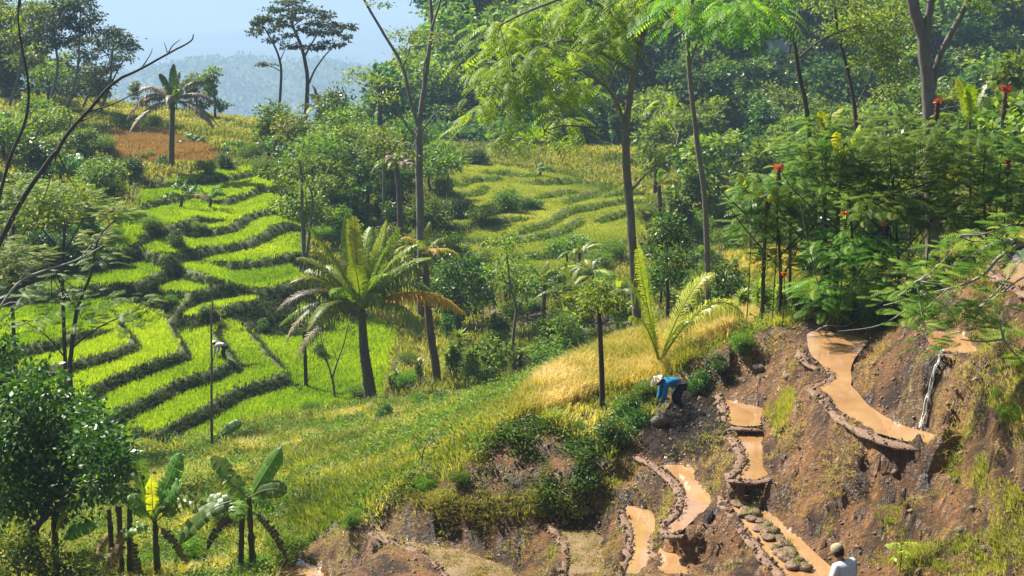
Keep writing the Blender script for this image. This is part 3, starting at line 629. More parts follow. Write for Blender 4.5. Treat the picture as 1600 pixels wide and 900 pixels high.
# ------------------------------------------------------------------ plant building
def unit(a): return a / (np.linalg.norm(a, axis=-1, keepdims=True) + 1e-9)
def leafquads(mb, C, D, L, W, var, mat=0, fold=.12):
    n = len(C); D = unit(D); R = rng.normal(size=(n, 3)); R[:, 2] += .6
    S = unit(np.cross(D, R)); N = np.cross(S, D)
    L = np.broadcast_to(L, (n,))[:, None]; W = np.broadcast_to(W, (n,))[:, None]
    V = np.stack([C, C + D * L * .5 + S * W * .5 - N * W * fold, C + D * L, C + D * L * .5 - S * W * .5 - N * W * fold], 1)
    mb.add(V.reshape(-1, 3), np.arange(n * 4).reshape(n, 4), np.repeat(np.clip(var, 0, 1), 4), mat)
def ball(n):
    v = unit(rng.normal(size=(n, 3))); return v
def foliage(mb, c, r, n, size, asp=.45, per=14, shell=.5, sig=.20, droop=.3, mat=0, base=.5, spread=.2):
    """Leaf clumps through an ellipsoid: clumps of leaves with gaps between them."""
    c = np.asarray(c, float); r = np.asarray(r, float)
    m = max(2, int(n / per)); d = ball(m); rad = rng.uniform(shell ** 2, 1, m) ** .5
    K = c + d * rad[:, None] * r
    k = np.repeat(np.arange(m), per); cs = np.minimum(r, r.mean()) * sig * rng.uniform(.6, 1.5, m)[:, None]
    P = K[k] + rng.normal(size=(len(k), 3)) * cs[k] * np.array([1, 1, .7])
    D = unit(P - K[k]) * .8 + d[k] * .5 + rng.normal(size=(len(k), 3)) * .5; D[:, 2] -= droop
    var = base + rng.normal(0, spread, m)[k] + rng.normal(0, .12, len(k))
    L = size * rng.uniform(.6, 1.3, len(k)); leafquads(mb, P, D, L, L * asp, var, mat)
def feather(mb, C, az, el, L, droop, K=9, var=None, wid=.10, side=.36, mat=0):
    """Pinnate leaves: drooping ribs with leaflets either side."""
    n = len(C); s = np.linspace(.12, 1, K)[None, :, None]
    H = np.stack([np.cos(az), np.sin(az), np.zeros(n)], 1)[:, None]; Up = np.array([0, 0, 1.0]); L = np.broadcast_to(L, (n,))[:, None, None]
    e = np.broadcast_to(el, (n,))[:, None, None]; dr = np.broadcast_to(droop, (n,))[:, None, None]
    P = C[:, None] + H * L * s * np.cos(e) + Up * L * (s * np.sin(e) - dr * s * s)
    T = unit(H * np.cos(e) + Up * (np.sin(e) - 2 * dr * s)); S = unit(np.cross(T, Up + 0 * T))
    var = rng.normal(.5, .22, n) if var is None else var
    ll = side * L * np.sin(math.pi * (.10 + .84 * s)) ** .7
    for sg in (-1, 1):
        D = unit(S * sg + T * .45 - Up * (.25 + .25 * dr)); X = D * ll; Wd = T * L * wid * .5
        V = np.stack([P - Wd * .4, P + X * .55 - Wd, P + X, P + X * .55 + Wd], 2)
        mb.add(V.reshape(-1, 3), np.arange(n * K * 4).reshape(-1, 4), np.repeat(np.clip(np.repeat(var, K) + rng.normal(0, .08, n * K), 0, 1), 4), mat)
    W = np.broadcast_to(L * .008, P[..., :1].shape); Q = np.stack([P - S * W, P + S * W], 2).reshape(-1, 3)
    i = (np.arange(n)[:, None] * K + np.arange(K - 1)[None]).ravel() * 2
    mb.add(Q, np.stack([i, i + 1, i + 3, i + 2], 1), .15, mat)
def feather_pad(mb, c, r, n, L, droop=.45, el=(.0, .5), out=True, K=9, base=.5, wid=.10, side=.36, mat=0):
    c = np.asarray(c, float); r = np.asarray(r, float)
    d = ball(n); P = c + d * r * (rng.random(n) ** .4)[:, None]
    az = np.arctan2(d[:, 1], d[:, 0]) + rng.normal(0, .6, n) if out else rng.uniform(0, 6.28, n)
    g = rng.normal(0, .16, max(2, n // 7))[rng.integers(0, max(2, n // 7), n)]
    feather(mb, P, az, rng.uniform(*el, n), L * rng.uniform(.6, 1.2, n), droop * rng.uniform(.6, 1.4, n), K, base + g + rng.normal(0, .12, n), wid, side, mat)
LM = {
 'broad': leaf_mat('broad_leaf', (.016, .052, .008), (.052, .115, .014), (.19, .27, .03), .3, .42, .38),
 'bush': leaf_mat('bush_leaf', (.04, .09, .012), (.11, .18, .02), (.26, .30, .05), .38, .5, .25),
 'fine': leaf_mat('fine_leaf', (.06, .11, .015), (.15, .21, .025), (.30, .32, .06), .4, .5, .3),
 'feather': leaf_mat('feathery_leaf', (.07, .135, .006), (.18, .25, .010), (.34, .36, .03), .45, .5, .2),
 'feather_dark': leaf_mat('shrub_feather_leaf', (.04, .11, .010), (.11, .21, .016), (.25, .31, .035), .42, .5, .22),
 'forest': leaf_mat('forest_leaf', (.018, .056, .018), (.055, .125, .032), (.15, .23, .06), .32, .6, .15),
 'umbrella': leaf_mat('umbrella_leaf', (.02, .05, .012), (.05, .09, .02), (.11, .15, .04), .25, .55, .2),
 'palm': leaf_mat('palm_leaf', (.05, .10, .008), (.17, .23, .014), (.36, .36, .03), .35, .44, .4),
 'palm_young': leaf_mat('young_palm_leaf', (.10, .17, .012), (.22, .28, .02), (.40, .38, .05), .42, .32, .5),
 'palm_dry': leaf_mat('dry_palm_leaf', (.40, .22, .02), (.50, .33, .02), (.55, .42, .10), .4, .5, .3, (1.4, 1.1, .5)),
 'palm_brown': leaf_mat('withered_palm_leaf', (.05, .07, .02), (.20, .15, .08), (.40, .32, .22), .25, .5, .4, (1.2, 1.1, .8)),
 'banana': leaf_mat('banana_leaf', (.045, .12, .018), (.11, .21, .03), (.24, .34, .055), .42, .42, .4),
 'banana_yellow': leaf_mat('yellow_banana_leaf', (.20, .28, .02), (.34, .38, .03), (.46, .44, .05), .5, .35, .5, (1.5, 1.4, .4)),
 'banana_dead': leaf_mat('dead_banana_leaf', (.05, .035, .02), (.13, .09, .05), (.28, .22, .14), .15, .7, .2),
 'sword': leaf_mat('sword_leaf', (.07, .13, .012), (.19, .25, .02), (.36, .36, .05), .35, .35, .5),
 'light': leaf_mat('light_leaf', (.11, .18, .014), (.24, .31, .022), (.38, .40, .05), .42, .4, .4),
}
BARK = bark_mat('grey_bark', (.10, .085, .07), (.28, .25, .21)); BARKD = bark_mat('dark_bark', (.035, .028, .022), (.12, .095, .07)); BARKP = bark_mat('pale_bark', (.22, .19, .16), (.46, .42, .37)); PALMB = bark_mat('palm_bark', (.07, .055, .04), (.22, .18, .14), 5.0)
BSTEM = bark_mat('banana_stem', (.05, .055, .02), (.16, .14, .06)); FIB = bark_mat('stalk', (.14, .17, .03), (.28, .27, .07))
def px_tree(name, label, cat, base, limbs, pads, leaf, bark=BARK, kind='leaf', size=.12, asp=.45, dens=1.0, dy=.5, crown='crown', group=None, L=.8, droop=.45, basevar=.5, shell=.4, sig=.2, trunk='trunk'):
    """A tree surveyed from the photo: limbs and leaf masses given in picture coordinates at the tree's own distance."""
    bx, Y, bz = base; o = thing(name, label, cat, base, 0, group)
    mb = MB(); loc = lambda u, v, d: np.array(at_y(u, v, Y + d)) - np.array(base)
    ends = []
    for i, (pts, r0, r1) in enumerate(limbs):
        k = 0 if i == 0 else random.uniform(-1, 1) * dy
        P = [loc(u, v, k * (j / (len(pts) - 1)) ** 1.0) for j, (u, v) in enumerate(pts)]
        if i == 0: P[0] = np.array([P[0][0] if abs(P[0][2]) < .5 else 0, 0, -.15])
        P = smooth_line(np.array(P), 2); s = Y / F
        P = P + np.stack([fbm(np.arange(len(P)) / 4 + i * 5, P[:, 0] * 0 + q, 2, 7) for q in (1, 2, 3)], 1) * r0 * s * 1.2 * np.linspace(0, 1, len(P))[:, None]
        tube(mb, P, np.linspace(r0, r1, len(P)) * s, 8 if r0 > 3 else 5, .5, .04)
        ends.append(P[-1])
    J = None
    if pads:
        for (u, v, ru, rv, *q) in pads:
            d = random.uniform(-1, 1) * dy * 1.5; c = loc(u, v, d); s = Y * 1.03 / F
            if J is None: J = []
            J.append((c, np.array([ru * s, (ru * .5 + rv * .5) * s * 1.1, rv * s]), q[0] if q else 1.0))
        for c, r, q in J:      # a twig from the nearest limb point into each leaf mass
            e = min(ends, key=lambda p: np.linalg.norm(p - c)); tube(mb, smooth_line(np.array([e, (e + c) / 2 + np.array([0, 0, -.08]) * np.linalg.norm(c - e), c]), 2), np.linspace(.025, .008, 9) * max(1, Y / 60), 4)
    mb.build(trunk, bark, o)
    if J:
        mb = MB()
        for c, r, q in J:
            vol = r[0] * r[2] / (size * size * asp)
            if kind == 'leaf': foliage(mb, c, r, int(np.clip(30 * dens * q * vol, 30, 9000)), size, asp, shell=shell, sig=sig, base=basevar)
            else: feather_pad(mb, c, r, int(np.clip(8.5 * dens * q * r[0] * r[2] / (L * L * .2), 5, 400)), L, droop, base=basevar)
        mb.build(crown, LM[leaf], o)
    return o
# ---- palms
def frond_mesh(L, el, droop, K=30, leaf=.2, hang=.5, var=.5, wid=.016, gap=.0, vs=.1):
    """One coconut frond along +X."""
    mb = MB(); s = np.linspace(0, 1, 14); P = np.stack([L * s * math.cos(el) * (1 - .12 * droop * s * s), .03 * L * np.sin(s * 2), L * (s * math.sin(el) - droop * s ** 2.2)], 1)
    tube(mb, P, np.linspace(.018, .004, 14) * L * .45, 5, .75, caps=False)
    s = np.linspace(.14, .99, K) ** .95; C = np.stack([np.interp(s, np.linspace(0, 1, 14), P[:, k]) for k in range(3)], 1)
    T = unit(np.gradient(C, axis=0)); S = unit(np.cross(T, np.array([0, 0, 1.0]))); U = np.cross(S, T)
    ll = leaf * L * np.clip(np.sin(math.pi * (.16 + .80 * s)), .12, 1) ** .75
    for sg in (-1, 1):
        keep = rng.random(K) > gap; k = keep.sum(); l = (ll * rng.uniform(.8, 1.1, K))[keep, None]
        D = unit(S[keep] * sg * .9 + T[keep] * .55 + U[keep] * .15 + rng.normal(0, .06, (k, 3)))
        hz = hang * rng.uniform(.7, 1.3, (k, 1)); G = np.array([0, 0, -1.0])
        a = C[keep]; b = a + D * l * .5 + G * l * .12 * hz; c = a + D * l * (.92 - .35 * np.minimum(hz, 1.4)) + G * l * .75 * hz
        W = unit(np.cross(D, U[keep])); Wv = T[keep] * wid * L
        V = np.stack([a - Wv * .5, a + Wv * .5, b + Wv * .55, b - Wv * .55, c], 1)
        i = np.arange(k)[:, None] * 5; vv = np.repeat(np.clip(var + rng.normal(0, vs, k), 0, 1), 5)
        mb.add(V.reshape(-1, 3), i + np.array([[0, 1, 2, 3]]), vv); mb.f.append(i + np.array([[3, 2, 4]]) + mb.n - len(V) * 5); mb.m.append(np.zeros(k, np.int32))
    return mb
def palm(name, label, cat, base, trunk_px, r0, r1, fronds, L, mats=('palm',), K=30, hang=.5, wid=.016, group=None, crown_at=None, leaf=.2, gap=0):
    """fronds: (azimuth deg: 0 = right in the photo, 90 = away; elevation deg; droop; length factor; colour; material index)"""
    bx, Y, bz = base; o = thing(name, label, cat, base, 0, group); s = Y / F
    P = smooth_line(np.array([(0, 0, -.15)] + [np.array(at_y(u, v, Y)) - np.array(base) for u, v in trunk_px]), 2)
    mb = MB(); n = len(P); P = resample(P, .12); n = len(P); rr = np.linspace(r0, r1, n) * s; rr = rr * (1 + .09 * (np.arange(n) % 2)); rr[:3] *= (1.5, 1.3, 1.12)
    tube(mb, P, rr, 10, .5, .03); mb.build('trunk', PALMB, o)
    top = P[-1]
    for az, el, dr, lf, var, mi in fronds:
        f = frond_mesh(L * lf, math.radians(el), dr, K, leaf, hang, var, wid, gap).build('frond', LM[mats[mi]], o)
        f.location = top + np.array([0, 0, -.05 * random.random()]); f.rotation_euler = (random.uniform(-.15, .15), 0, math.radians(az))
    return o, top
# ---- bananas
def banana_leaf(L, W, el, droop, var=.5, tear=.0, hangs=.25, n=16, stalk=.16, roll=0):
    mb = MB(); s = np.linspace(0, 1, n + 1); X = L * s * math.cos(el) * (1 - .1 * droop * s * s); Zz = L * (s * math.sin(el) - droop * s ** 2.1)
    P = np.stack([X, 0 * s, Zz], 1); T = unit(np.gradient(P, axis=0)); S0 = np.array([0, 1.0, 0]); U0 = np.cross(T, S0); SS = S0[None] * math.cos(roll) + U0 * math.sin(roll); U = np.cross(T, SS)
    tube(mb, P, np.linspace(.024, .005, n + 1) * L * .6, 5, .95, caps=False)
    w = W * .5 * np.clip((s - stalk) / .10, 0, 1) ** .6 * np.clip((1.0 - s) / .22, 0, 1) ** .55
    for sg in (-1, 1):
        for k in range(n):
            if w[k] + w[k + 1] < 1e-4: continue
            j = rng.normal(0, tear, 2); dn = hangs + np.array([j[0], j[0] + j[1] * .3]); g = .06 * L / n if rng.random() < tear * 2 else 0
            row = []
            for q, i in ((0, k), (1, k + 1)):
                Sd = SS[i]
                base = P[i] + T[i] * (g if q == 0 else -g)
                a = base + Sd * sg * w[i] * .55 + U[i] * w[i] * .16 * (1 - 3 * dn[q]); b = base + Sd * sg * w[i] * (1 - .5 * min(1, abs(dn[q]))) - U[i] * w[i] * dn[q]
                row.append((base, a, b))
            V = [row[0][0], row[1][0], row[1][1], row[0][1], row[0][2], row[1][2]]
            v = np.clip(var + rng.normal(0, .07), 0, 1); mb.add(V, [(0, 1, 2, 3), (3, 2, 5, 4)], [v + .1, v + .1, v, v, v, v])
    return mb
def banana(name, label, base, stems, leaves, group=None, cat='banana plant'):
    """stems: picture polylines with radii; leaves: (u0,v0,u1,v1, width px, droop, material, tear, depth metres at the tip)"""
    bx, Y, bz = base; o = thing(name, label, cat, base, 0, group); s = Y * 1.0 / F; B = np.array(base)
    for pts, r0, r1 in stems:
        mb = MB(); P = [np.array(at_y(u, v, Y)) - B for u, v in pts]; P[0] = P[0] * np.array([1, 0, 0]) + np.array([0, 0, -.2 + float(gz(bx + P[0][0], Y)) - bz])
        P = resample(smooth_line(np.array(P), 1), .12); n = len(P)
        tube(mb, P, np.linspace(r0, r1, n) * s * (1 + .12 * rng.normal(size=n)), 9, .5, .05); mb.build('stem', BSTEM, o)
    for (u0, v0, u1, v1, wd, dr, mt, tear, dep) in leaves:
        a = np.array(at_y(u0, v0, Y)) - B; b = np.array(at_y(u1, v1, Y + dep)) - B; d = b - a; L = np.linalg.norm(d)
        hz = math.hypot(d[0], d[1]); az = math.atan2(d[1], d[0]); el = math.atan2(d[2] + dr * L, hz)
        f = banana_leaf(L * (1 + .25 * dr * dr), wd * s * 1.25, el, dr, random.uniform(.2, .8), tear, random.uniform(.1, .4), roll=math.cos(az) * .8 + random.uniform(-.3, .3)).build('leaf', LM[mt], o)
        f.location = a; f.rotation_euler = (0, 0, az)
    return o
def rosette(mb, c, n, L, W, el=(.2, 1.3), droop=.35, base=.5):
    az = rng.uniform(0, 6.28, n); e = rng.uniform(*el, n); l = L * rng.uniform(.7, 1.2, n)
    H = np.stack([np.cos(az), np.sin(az), 0 * az], 1); Up = np.array([0, 0, 1.0]); S = np.stack([-np.sin(az), np.cos(az), 0 * az], 1) * W * .5
    q = lambda t: c + H * (l * t * np.cos(e))[:, None] + Up * (l * (t * np.sin(e) - droop * t * t))[:, None]
    V = np.stack([q(0) - S * .4, q(0) + S * .4, q(.45) + S, q(.45) - S, q(1)], 1); i = np.arange(n)[:, None] * 5; v = np.repeat(np.clip(base + rng.normal(0, .22, n), 0, 1), 5)
    mb.add(V.reshape(-1, 3), i + np.array([[0, 1, 2, 3]]), v); mb.f.append(i + np.array([[3, 2, 4]]) + mb.n - n * 5); mb.m.append(np.zeros(n, np.int32))
def dracaena(name, label, base, heads, hpx, group=None, leaf='sword', cat='shrub'):
    bx, Y, bz = base; o = thing(name, label, cat, base, 0, group); s = Y / F; mb = MB(); mc = MB()
    for i in range(heads):
        x, y = random.uniform(-.35, .35) * hpx * s * .5, random.uniform(-.3, .3) * hpx * s * .4; h = hpx * s * random.uniform(.35, .95) * .8
        tube(mb, smooth_line(np.array([(x * .4, y * .4, -.1), (x * .7, y * .7, h * .5), (x, y, h)]), 1), .035, 5)
        for z in np.linspace(.35, 1, 4): rosette(mc, np.array([x * (.4 + .6 * z), y, h * z]), 16, hpx * s * .30, hpx * s * .045)
    mb.build('stem', BARKD, o); mc.build('foliage', LM[leaf], o); return o
def spot(u, v=None, Y=None): return hit(u, v) if Y is None else on(u, Y)

mb = MB(); D = rng.normal(size=(WEED_CLUMPS[1], 3)); D[:, 2] = abs(D[:, 2]) * .5; leafquads(mb, WEED_CLUMPS[0], D, rng.uniform(.07, .16, WEED_CLUMPS[1]), .05, WEED_CLUMPS[2])
tag(mb.build('slope_weeds', LM['bush'], None), kind='stuff')
mb = MB(); P, r, q = scatter(MOUND & ~inpad, 900, np.clip(fbm(XX / .9, YY / .9, 3, 97) * 4 + .35, .03, 1)); k = np.repeat(np.arange(len(P)), 12); n_ = len(k)
D = rng.normal(size=(n_, 3)); D[:, 2] = abs(D[:, 2]) * .5; leafquads(mb, P[k] + rng.normal(size=(n_, 3)) * .09 + np.array([0, 0, .08]), D, rng.uniform(.05, .11, n_), .045, np.clip(.35 + fbm(P[:, 0], P[:, 1], 3, 3)[k] + rng.normal(0, .2, n_), 0, 1))
tag(mb.build('bank_plants', LM['bush'], None), kind='stuff')
# ------------------------------------------------------------------ valley palms
B = spot(580, 626)
palm('coconut_palm', 'full coconut palm with yellow drooping lower fronds standing at the edge of the rice field', 'palm', B, [(577, 600), (570, 560), (567, 520), (565, 484)], 10.5, 5.5,
     [(95, 80, .10, .84, .85, 0), (150, 78, .12, .84, .7, 0), (30, 76, .10, .84, .75, 0), (200, 66, .2, 1.0, .45, 0), (-20, 68, .22, 1.0, .35, 0), (170, 56, .38, .95, .55, 0), (10, 52, .35, .95, .5, 0),
      (185, 40, .62, .95, .3, 1), (205, 34, .75, .85, .55, 1), (-8, 32, .52, 1.02, .5, 2), (12, 26, .50, 1.0, .6, 2), (250, 50, .45, .8, .3, 0), (290, 46, .5, .8, .4, 0), (60, 60, .25, .9, .6, 0), (125, 50, .4, .8, .5, 0), (320, 30, .6, .8, .4, 0), (225, 20, .7, .75, .5, 1), (165, 20, .55, .8, .2, 0), (75, 62, .25, .95, .5, 0), (110, 68, .2, 1, .6, 0), (45, 44, .45, .95, .4, 0), (140, 44, .45, .95, .5, 0), (270, 62, .35, .85, .5, 0), (190, 52, .5, .95, .6, 0), (-25, 48, .5, .95, .3, 0), (235, 36, .6, .85, .4, 0), (305, 58, .4, .85, .5, 0), (0, 62, .35, 1, .5, 0)],
     6.1, ('palm', 'palm_brown', 'palm_dry'), 58, .85, .0115)
B = spot(684, 604)
palm('areca_palm', 'slim palm with a small yellowing crown just behind the full coconut palm', 'palm', B, [(681, 570), (672, 520), (667, 460), (664, 395)], 7, 5,
     [(20, 50, .5, 1, .6, 0), (160, 55, .5, 1, .8, 1), (-10, 30, .6, 1, .8, 1), (200, 40, .6, 1, .7, 0), (80, 70, .3, 1, .5, 0), (300, 40, .6, .9, .8, 1), (120, 30, .6, .9, .5, 0), (250, 60, .5, .9, .6, 0)], 2.3, ('palm', 'palm_dry'), 24, .8, .02)
B = spot(268, 262)
palm('coconut_palm', 'lone coconut palm with withered brown fronds on the far left ridge', 'palm', B, [(268, 230), (269, 195), (270, 158)], 4.5, 3.5,
     [(90, 80, .2, .8, .1, 1), (60, 70, .3, .8, .1, 1), (140, 70, .35, .8, .1, 1), (20, 55, .5, .95, .6, 0), (-10, 35, .6, 1.0, .7, 0), (160, 45, .55, 1.0, .8, 0), (180, 25, .75, 1.0, .7, 0), (200, 40, .7, .9, .8, 0), (330, 10, .6, .95, .5, 0), (220, 5, .6, .9, .7, 0), (270, 40, .6, .7, .6, 0), (300, 55, .5, .7, .2, 1), (10, 5, .65, .85, .3, 0), (110, 50, .5, .8, .2, 1)], 4.4, ('palm_brown', 'palm'), 44, .9, .026)
B = spot(1030, 582)
Yp = B[1]
o, _ = palm('young_palm', 'young coconut palm with tall upright yellow green fronds beside the stooping farmer', 'palm', B, [(1030, 566)], 9, 8,
     [(165, 80, .18, 1.04, .8, 0), (182, 75, .32, .98, .6, 0), (10, 71, .42, 1.2, .8, 0), (-5, 62, .60, 1.3, .9, 0), (125, 84, .12, .95, .7, 0), (215, 68, .45, .8, .5, 0), (330, 70, .5, .75, .5, 0)],
     4.0, ('palm_young',), 46, .75, .007, leaf=.19)
B = spot(628, None, 96)
palm('drooping_palm', 'silvery drooping palm behind the forked trunk in the middle of the valley', 'palm', B, [(624, 300), (620, 262)], 5, 4,
     [(a, e, .7, 1, .6, i % 2) for i, (a, e) in enumerate([(10, 50), (50, 60), (170, 50), (130, 60), (200, 40), (-20, 40), (250, 50), (290, 50), (90, 70), (220, 65)])], 2.6, ('palm', 'palm_brown'), 22, 1.0, .03)
for (u, v, Y, L, lab) in [(604, 262, 112, 2.0, 'small yellow palm on the field edge beyond the silvery drooping palm'), (500, 170, 128, 3.2, 'dark bushy palm below the tall umbrella trees'), (524, 178, 124, 3.0, 'broad leaved palm right of the umbrella trees above the thatched roof'), (905, 395, 92, 2.2, 'low palm in the thicket between the centre rice terraces and the feathery tree'), (890, 455, 80, 2.4, 'grey fronded palm among bushes above the dry grass'), (790, 430, 84, 1.9, 'small palm under the centre field, left of the thin grey tree top'), (850, 440, 82, 2.0, 'small palm between thin grey tree and grey fronded palm'), (925, 425, 84, 2.1, 'small palm just left of the feathery tree trunk'), (965, 455, 72, 1.9, 'small palm behind the upright fronds of the young coconut palm'), (575, 300, 104, 2.4, 'palm left of the drooping silvery palm'), (545, 400, 90, 2.0, 'small palm behind the crown of the full coconut palm'), (620, 420, 84, 2.0, 'small palm between the full coconut palm and the slim palm'), (1030, 290, 110, 2.6, 'palm in the valley woods right of the feathery tree trunk'), (1160, 300, 105, 2.6, 'palm in the valley woods right of the slender grey trunk')]:
    B = spot(u, None, Y)
    palm('bushy_palm', lab, 'palm', B, [(u, v + 10), (u, v)], 4, 3, [(random.uniform(0, 360), random.uniform(15, 80), random.uniform(.3, .6), random.uniform(.8, 1.1), random.random(), 0) for _ in range(11)], L, ('palm_young' if 'yellow' in lab else 'palm',), 20, .6, .03)
# ------------------------------------------------------------------ bananas at the lower left
B = spot(245, None, 33.5)
banana('banana_plant', 'banana plant with one glowing yellow hanging leaf and broad leaves reaching right', B, [([(247, 905), (244, 860), (242, 814)], 6.5, 4)],
       [(241, 815, 288, 690, 34, .15, 'banana', .1, .3), (243, 812, 299, 730, 32, .35, 'banana', .25, -.2), (240, 815, 236, 745, 18, .0, 'banana_yellow', .25, -.25), (244, 815, 326, 768, 24, .35, 'banana', .3, .2), (240, 816, 190, 762, 26, .3, 'banana', .2, .3), (240, 818, 208, 700, 24, .05, 'banana', .1, .6), (240, 820, 195, 838, 20, .45, 'banana', .3, -.2), (245, 820, 276, 866, 14, .5, 'banana_dead', .4, -.2), (243, 812, 262, 770, 30, .5, 'banana', .2, -.9)])
B = spot(388, None, 32.8)
banana('banana_plant', 'banana pair with pale spreading leaves nearest the muddy bottom terraces', B, [([(374, 905), (377, 850), (378, 800)], 6, 4.5), ([(395, 905), (393, 850), (389, 778)], 6.5, 4)],
       [(389, 780, 442, 695, 30, .05, 'banana', .04, .2), (390, 778, 461, 762, 27, .45, 'banana', .12, -.3), (386, 784, 364, 812, 30, .7, 'banana', .15, -.9), (386, 782, 305, 846, 28, .7, 'banana', .15, -.2), (384, 778, 345, 738, 28, .25, 'banana', .2, .3), (384, 776, 324, 703, 26, .15, 'banana', .1, .7), (380, 782, 366, 745, 30, .2, 'banana_yellow', .1, .4), (388, 784, 424, 800, 22, .6, 'banana', .35, .3), (378, 800, 350, 850, 12, .8, 'banana_dead', .5, -.2), (392, 800, 415, 852, 12, .8, 'banana_dead', .5, -.1), (380, 790, 300, 800, 26, .5, 'banana', .3, .5), (388, 782, 375, 760, 34, .4, 'banana', .2, 1.0)])
B = spot(86, None, 31.5)
banana('banana_plant', 'banana stem with a stiff yellow leaf in front of the dark leafy tree', B, [([(88, 905), (86, 850), (85, 800)], 6.5, 5)],
       [(88, 835, 98, 798, 20, .0, 'banana_yellow', .05, -.4), (92, 850, 164, 812, 22, .4, 'banana', .2, .2), (85, 805, 130, 780, 20, .3, 'banana', .2, .4), (84, 806, 40, 790, 22, .4, 'banana', .2, .4), (70, 905, 56, 868, 12, .0, 'banana_yellow', .0, -.4)])
B = spot(187, None, 34)
banana('banana_plant', 'old banana clump of dark stems hung with dead leaves between tree and banana', B, [([(174, 905), (174, 850), (170, 795)], 6, 4), ([(188, 905), (188, 850), (186, 790)], 6, 4), ([(203, 905), (202, 850), (203, 785)], 6, 4)],
       [(203, 788, 180, 762, 22, .4, 'banana', .3, .3), (203, 788, 232, 768, 20, .4, 'banana', .3, .4), (186, 792, 160, 770, 22, .3, 'banana', .3, .3), (188, 840, 178, 895, 16, .7, 'banana_dead', .5, -.2), (202, 835, 210, 890, 16, .7, 'banana_dead', .5, -.2), (174, 830, 160, 880, 16, .7, 'banana_dead', .5, -.2), (203, 815, 192, 880, 18, .7, 'banana_dead', .5, -.3), (186, 790, 205, 750, 22, .2, 'banana', .2, .2)])
B = spot(345, 692)
banana('banana_sapling', 'small banana sapling with one dark leaf at the lower rim of the rice field', B, [([(345, 695), (342, 680)], 2.5, 1.5)], [(343, 682, 384, 655, 16, .25, 'banana', .05, .2), (342, 682, 322, 655, 14, .1, 'banana_yellow', .05, -.2), (343, 684, 368, 668, 14, .3, 'banana', .1, .5), (342, 684, 326, 672, 12, .4, 'banana', .1, .3)])
BG = 'bananas on the far terraces'
for lab, u, Y, vt, rad, nl in [('silver leaved banana clump at the upper left terraces, leftmost and largest', 95, 96, 268, 62, 13), ('silver leaved banana clump right beside the largest left clump', 140, 99, 262, 46, 10), ('banana plant with hanging dead leaves standing on the left rice terraces', 285, 96, 300, 34, 8), ('banana plant right of the one with dead leaves on the left rice terraces', 330, 97, 305, 30, 8),
                              ('banana plant beside the brown ripe field on the left ridge', 300, 118, 215, 22, 8), ('banana clump at the right end of the brown ripe field', 368, 116, 228, 26, 9), ('banana clump below the slender umbrella tree', 440, 120, 185, 28, 9), ('pale banana at the left foot of the crest trees', 60, 104, 240, 34, 9),
                              ('banana cluster at the end of the centre valley field', 845, 128, 262, 20, 8), ('bananas in the grey brown field below the far forest', 905, 145, 258, 22, 9), ('silver banana leaves on the valley slope left of the drooping palm', 420, 112, 232, 34, 10), ('bananas in front of the drooping palm', 470, 112, 238, 30, 9)]:
    Bq = spot(u, None, Y); lv = []
    for i in range(nl):
        a = random.uniform(-.2, math.pi + .2); rr = rad * random.uniform(.9, 1.4)
        lv.append((u + random.uniform(-8, 8), vt + random.uniform(0, 12), u + math.cos(a) * rr, vt - math.sin(a) * rr * .8 + 8, rad * .28, random.uniform(.25, .6), 'banana_dead' if ('dead' in lab and i > nl - 2) else 'banana', .3, random.uniform(-1.2, 1.2)))
    _, vb, _ = project(Bq[0], Bq[1], Bq[2]); banana('banana_plant', lab, Bq, [([(u - 4, float(vb)), (u, vt + 6)], 3.4, 2.2)], lv, BG)
# ------------------------------------------------------------------ trees surveyed one by one
px_tree('leafy_tree', 'dense dark leafy tree filling the lower left corner', 'tree', spot(45, None, 31), [([(42, 900), (50, 850), (56, 825)], 9, 7), ([(56, 828), (72, 800), (85, 760), (95, 710)], 5, 2), ([(52, 835), (40, 800), (30, 740)], 5, 2), ([(56, 825), (110, 770), (150, 730)], 4, 1.5)],
        [(60, 660, 75, 60), (20, 600, 45, 50), (110, 700, 70, 60), (150, 690, 45, 45), (40, 740, 70, 60), (100, 760, 80, 45), (165, 740, 40, 50), (10, 680, 50, 70), (60, 610, 45, 35), (185, 710, 28, 30), (0, 530, 25, 45, .8), (10, 780, 40, 35), (130, 640, 30, 28)], 'broad', BARKD, size=.15, asp=.55, dens=.85, dy=1.1, shell=.2, sig=.30, basevar=.45)
px_tree('leafy_bush', 'low leafy bush under the dark tree in the bottom left corner', 'bush', spot(20, None, 30), [([(20, 915), (25, 890)], 3, 2)], [(10, 870, 50, 34), (60, 870, 40, 28), (110, 885, 40, 22), (150, 893, 30, 16), (30, 840, 24, 20, .6)], 'bush', BARKD, size=.11, dens=.9, dy=.5)
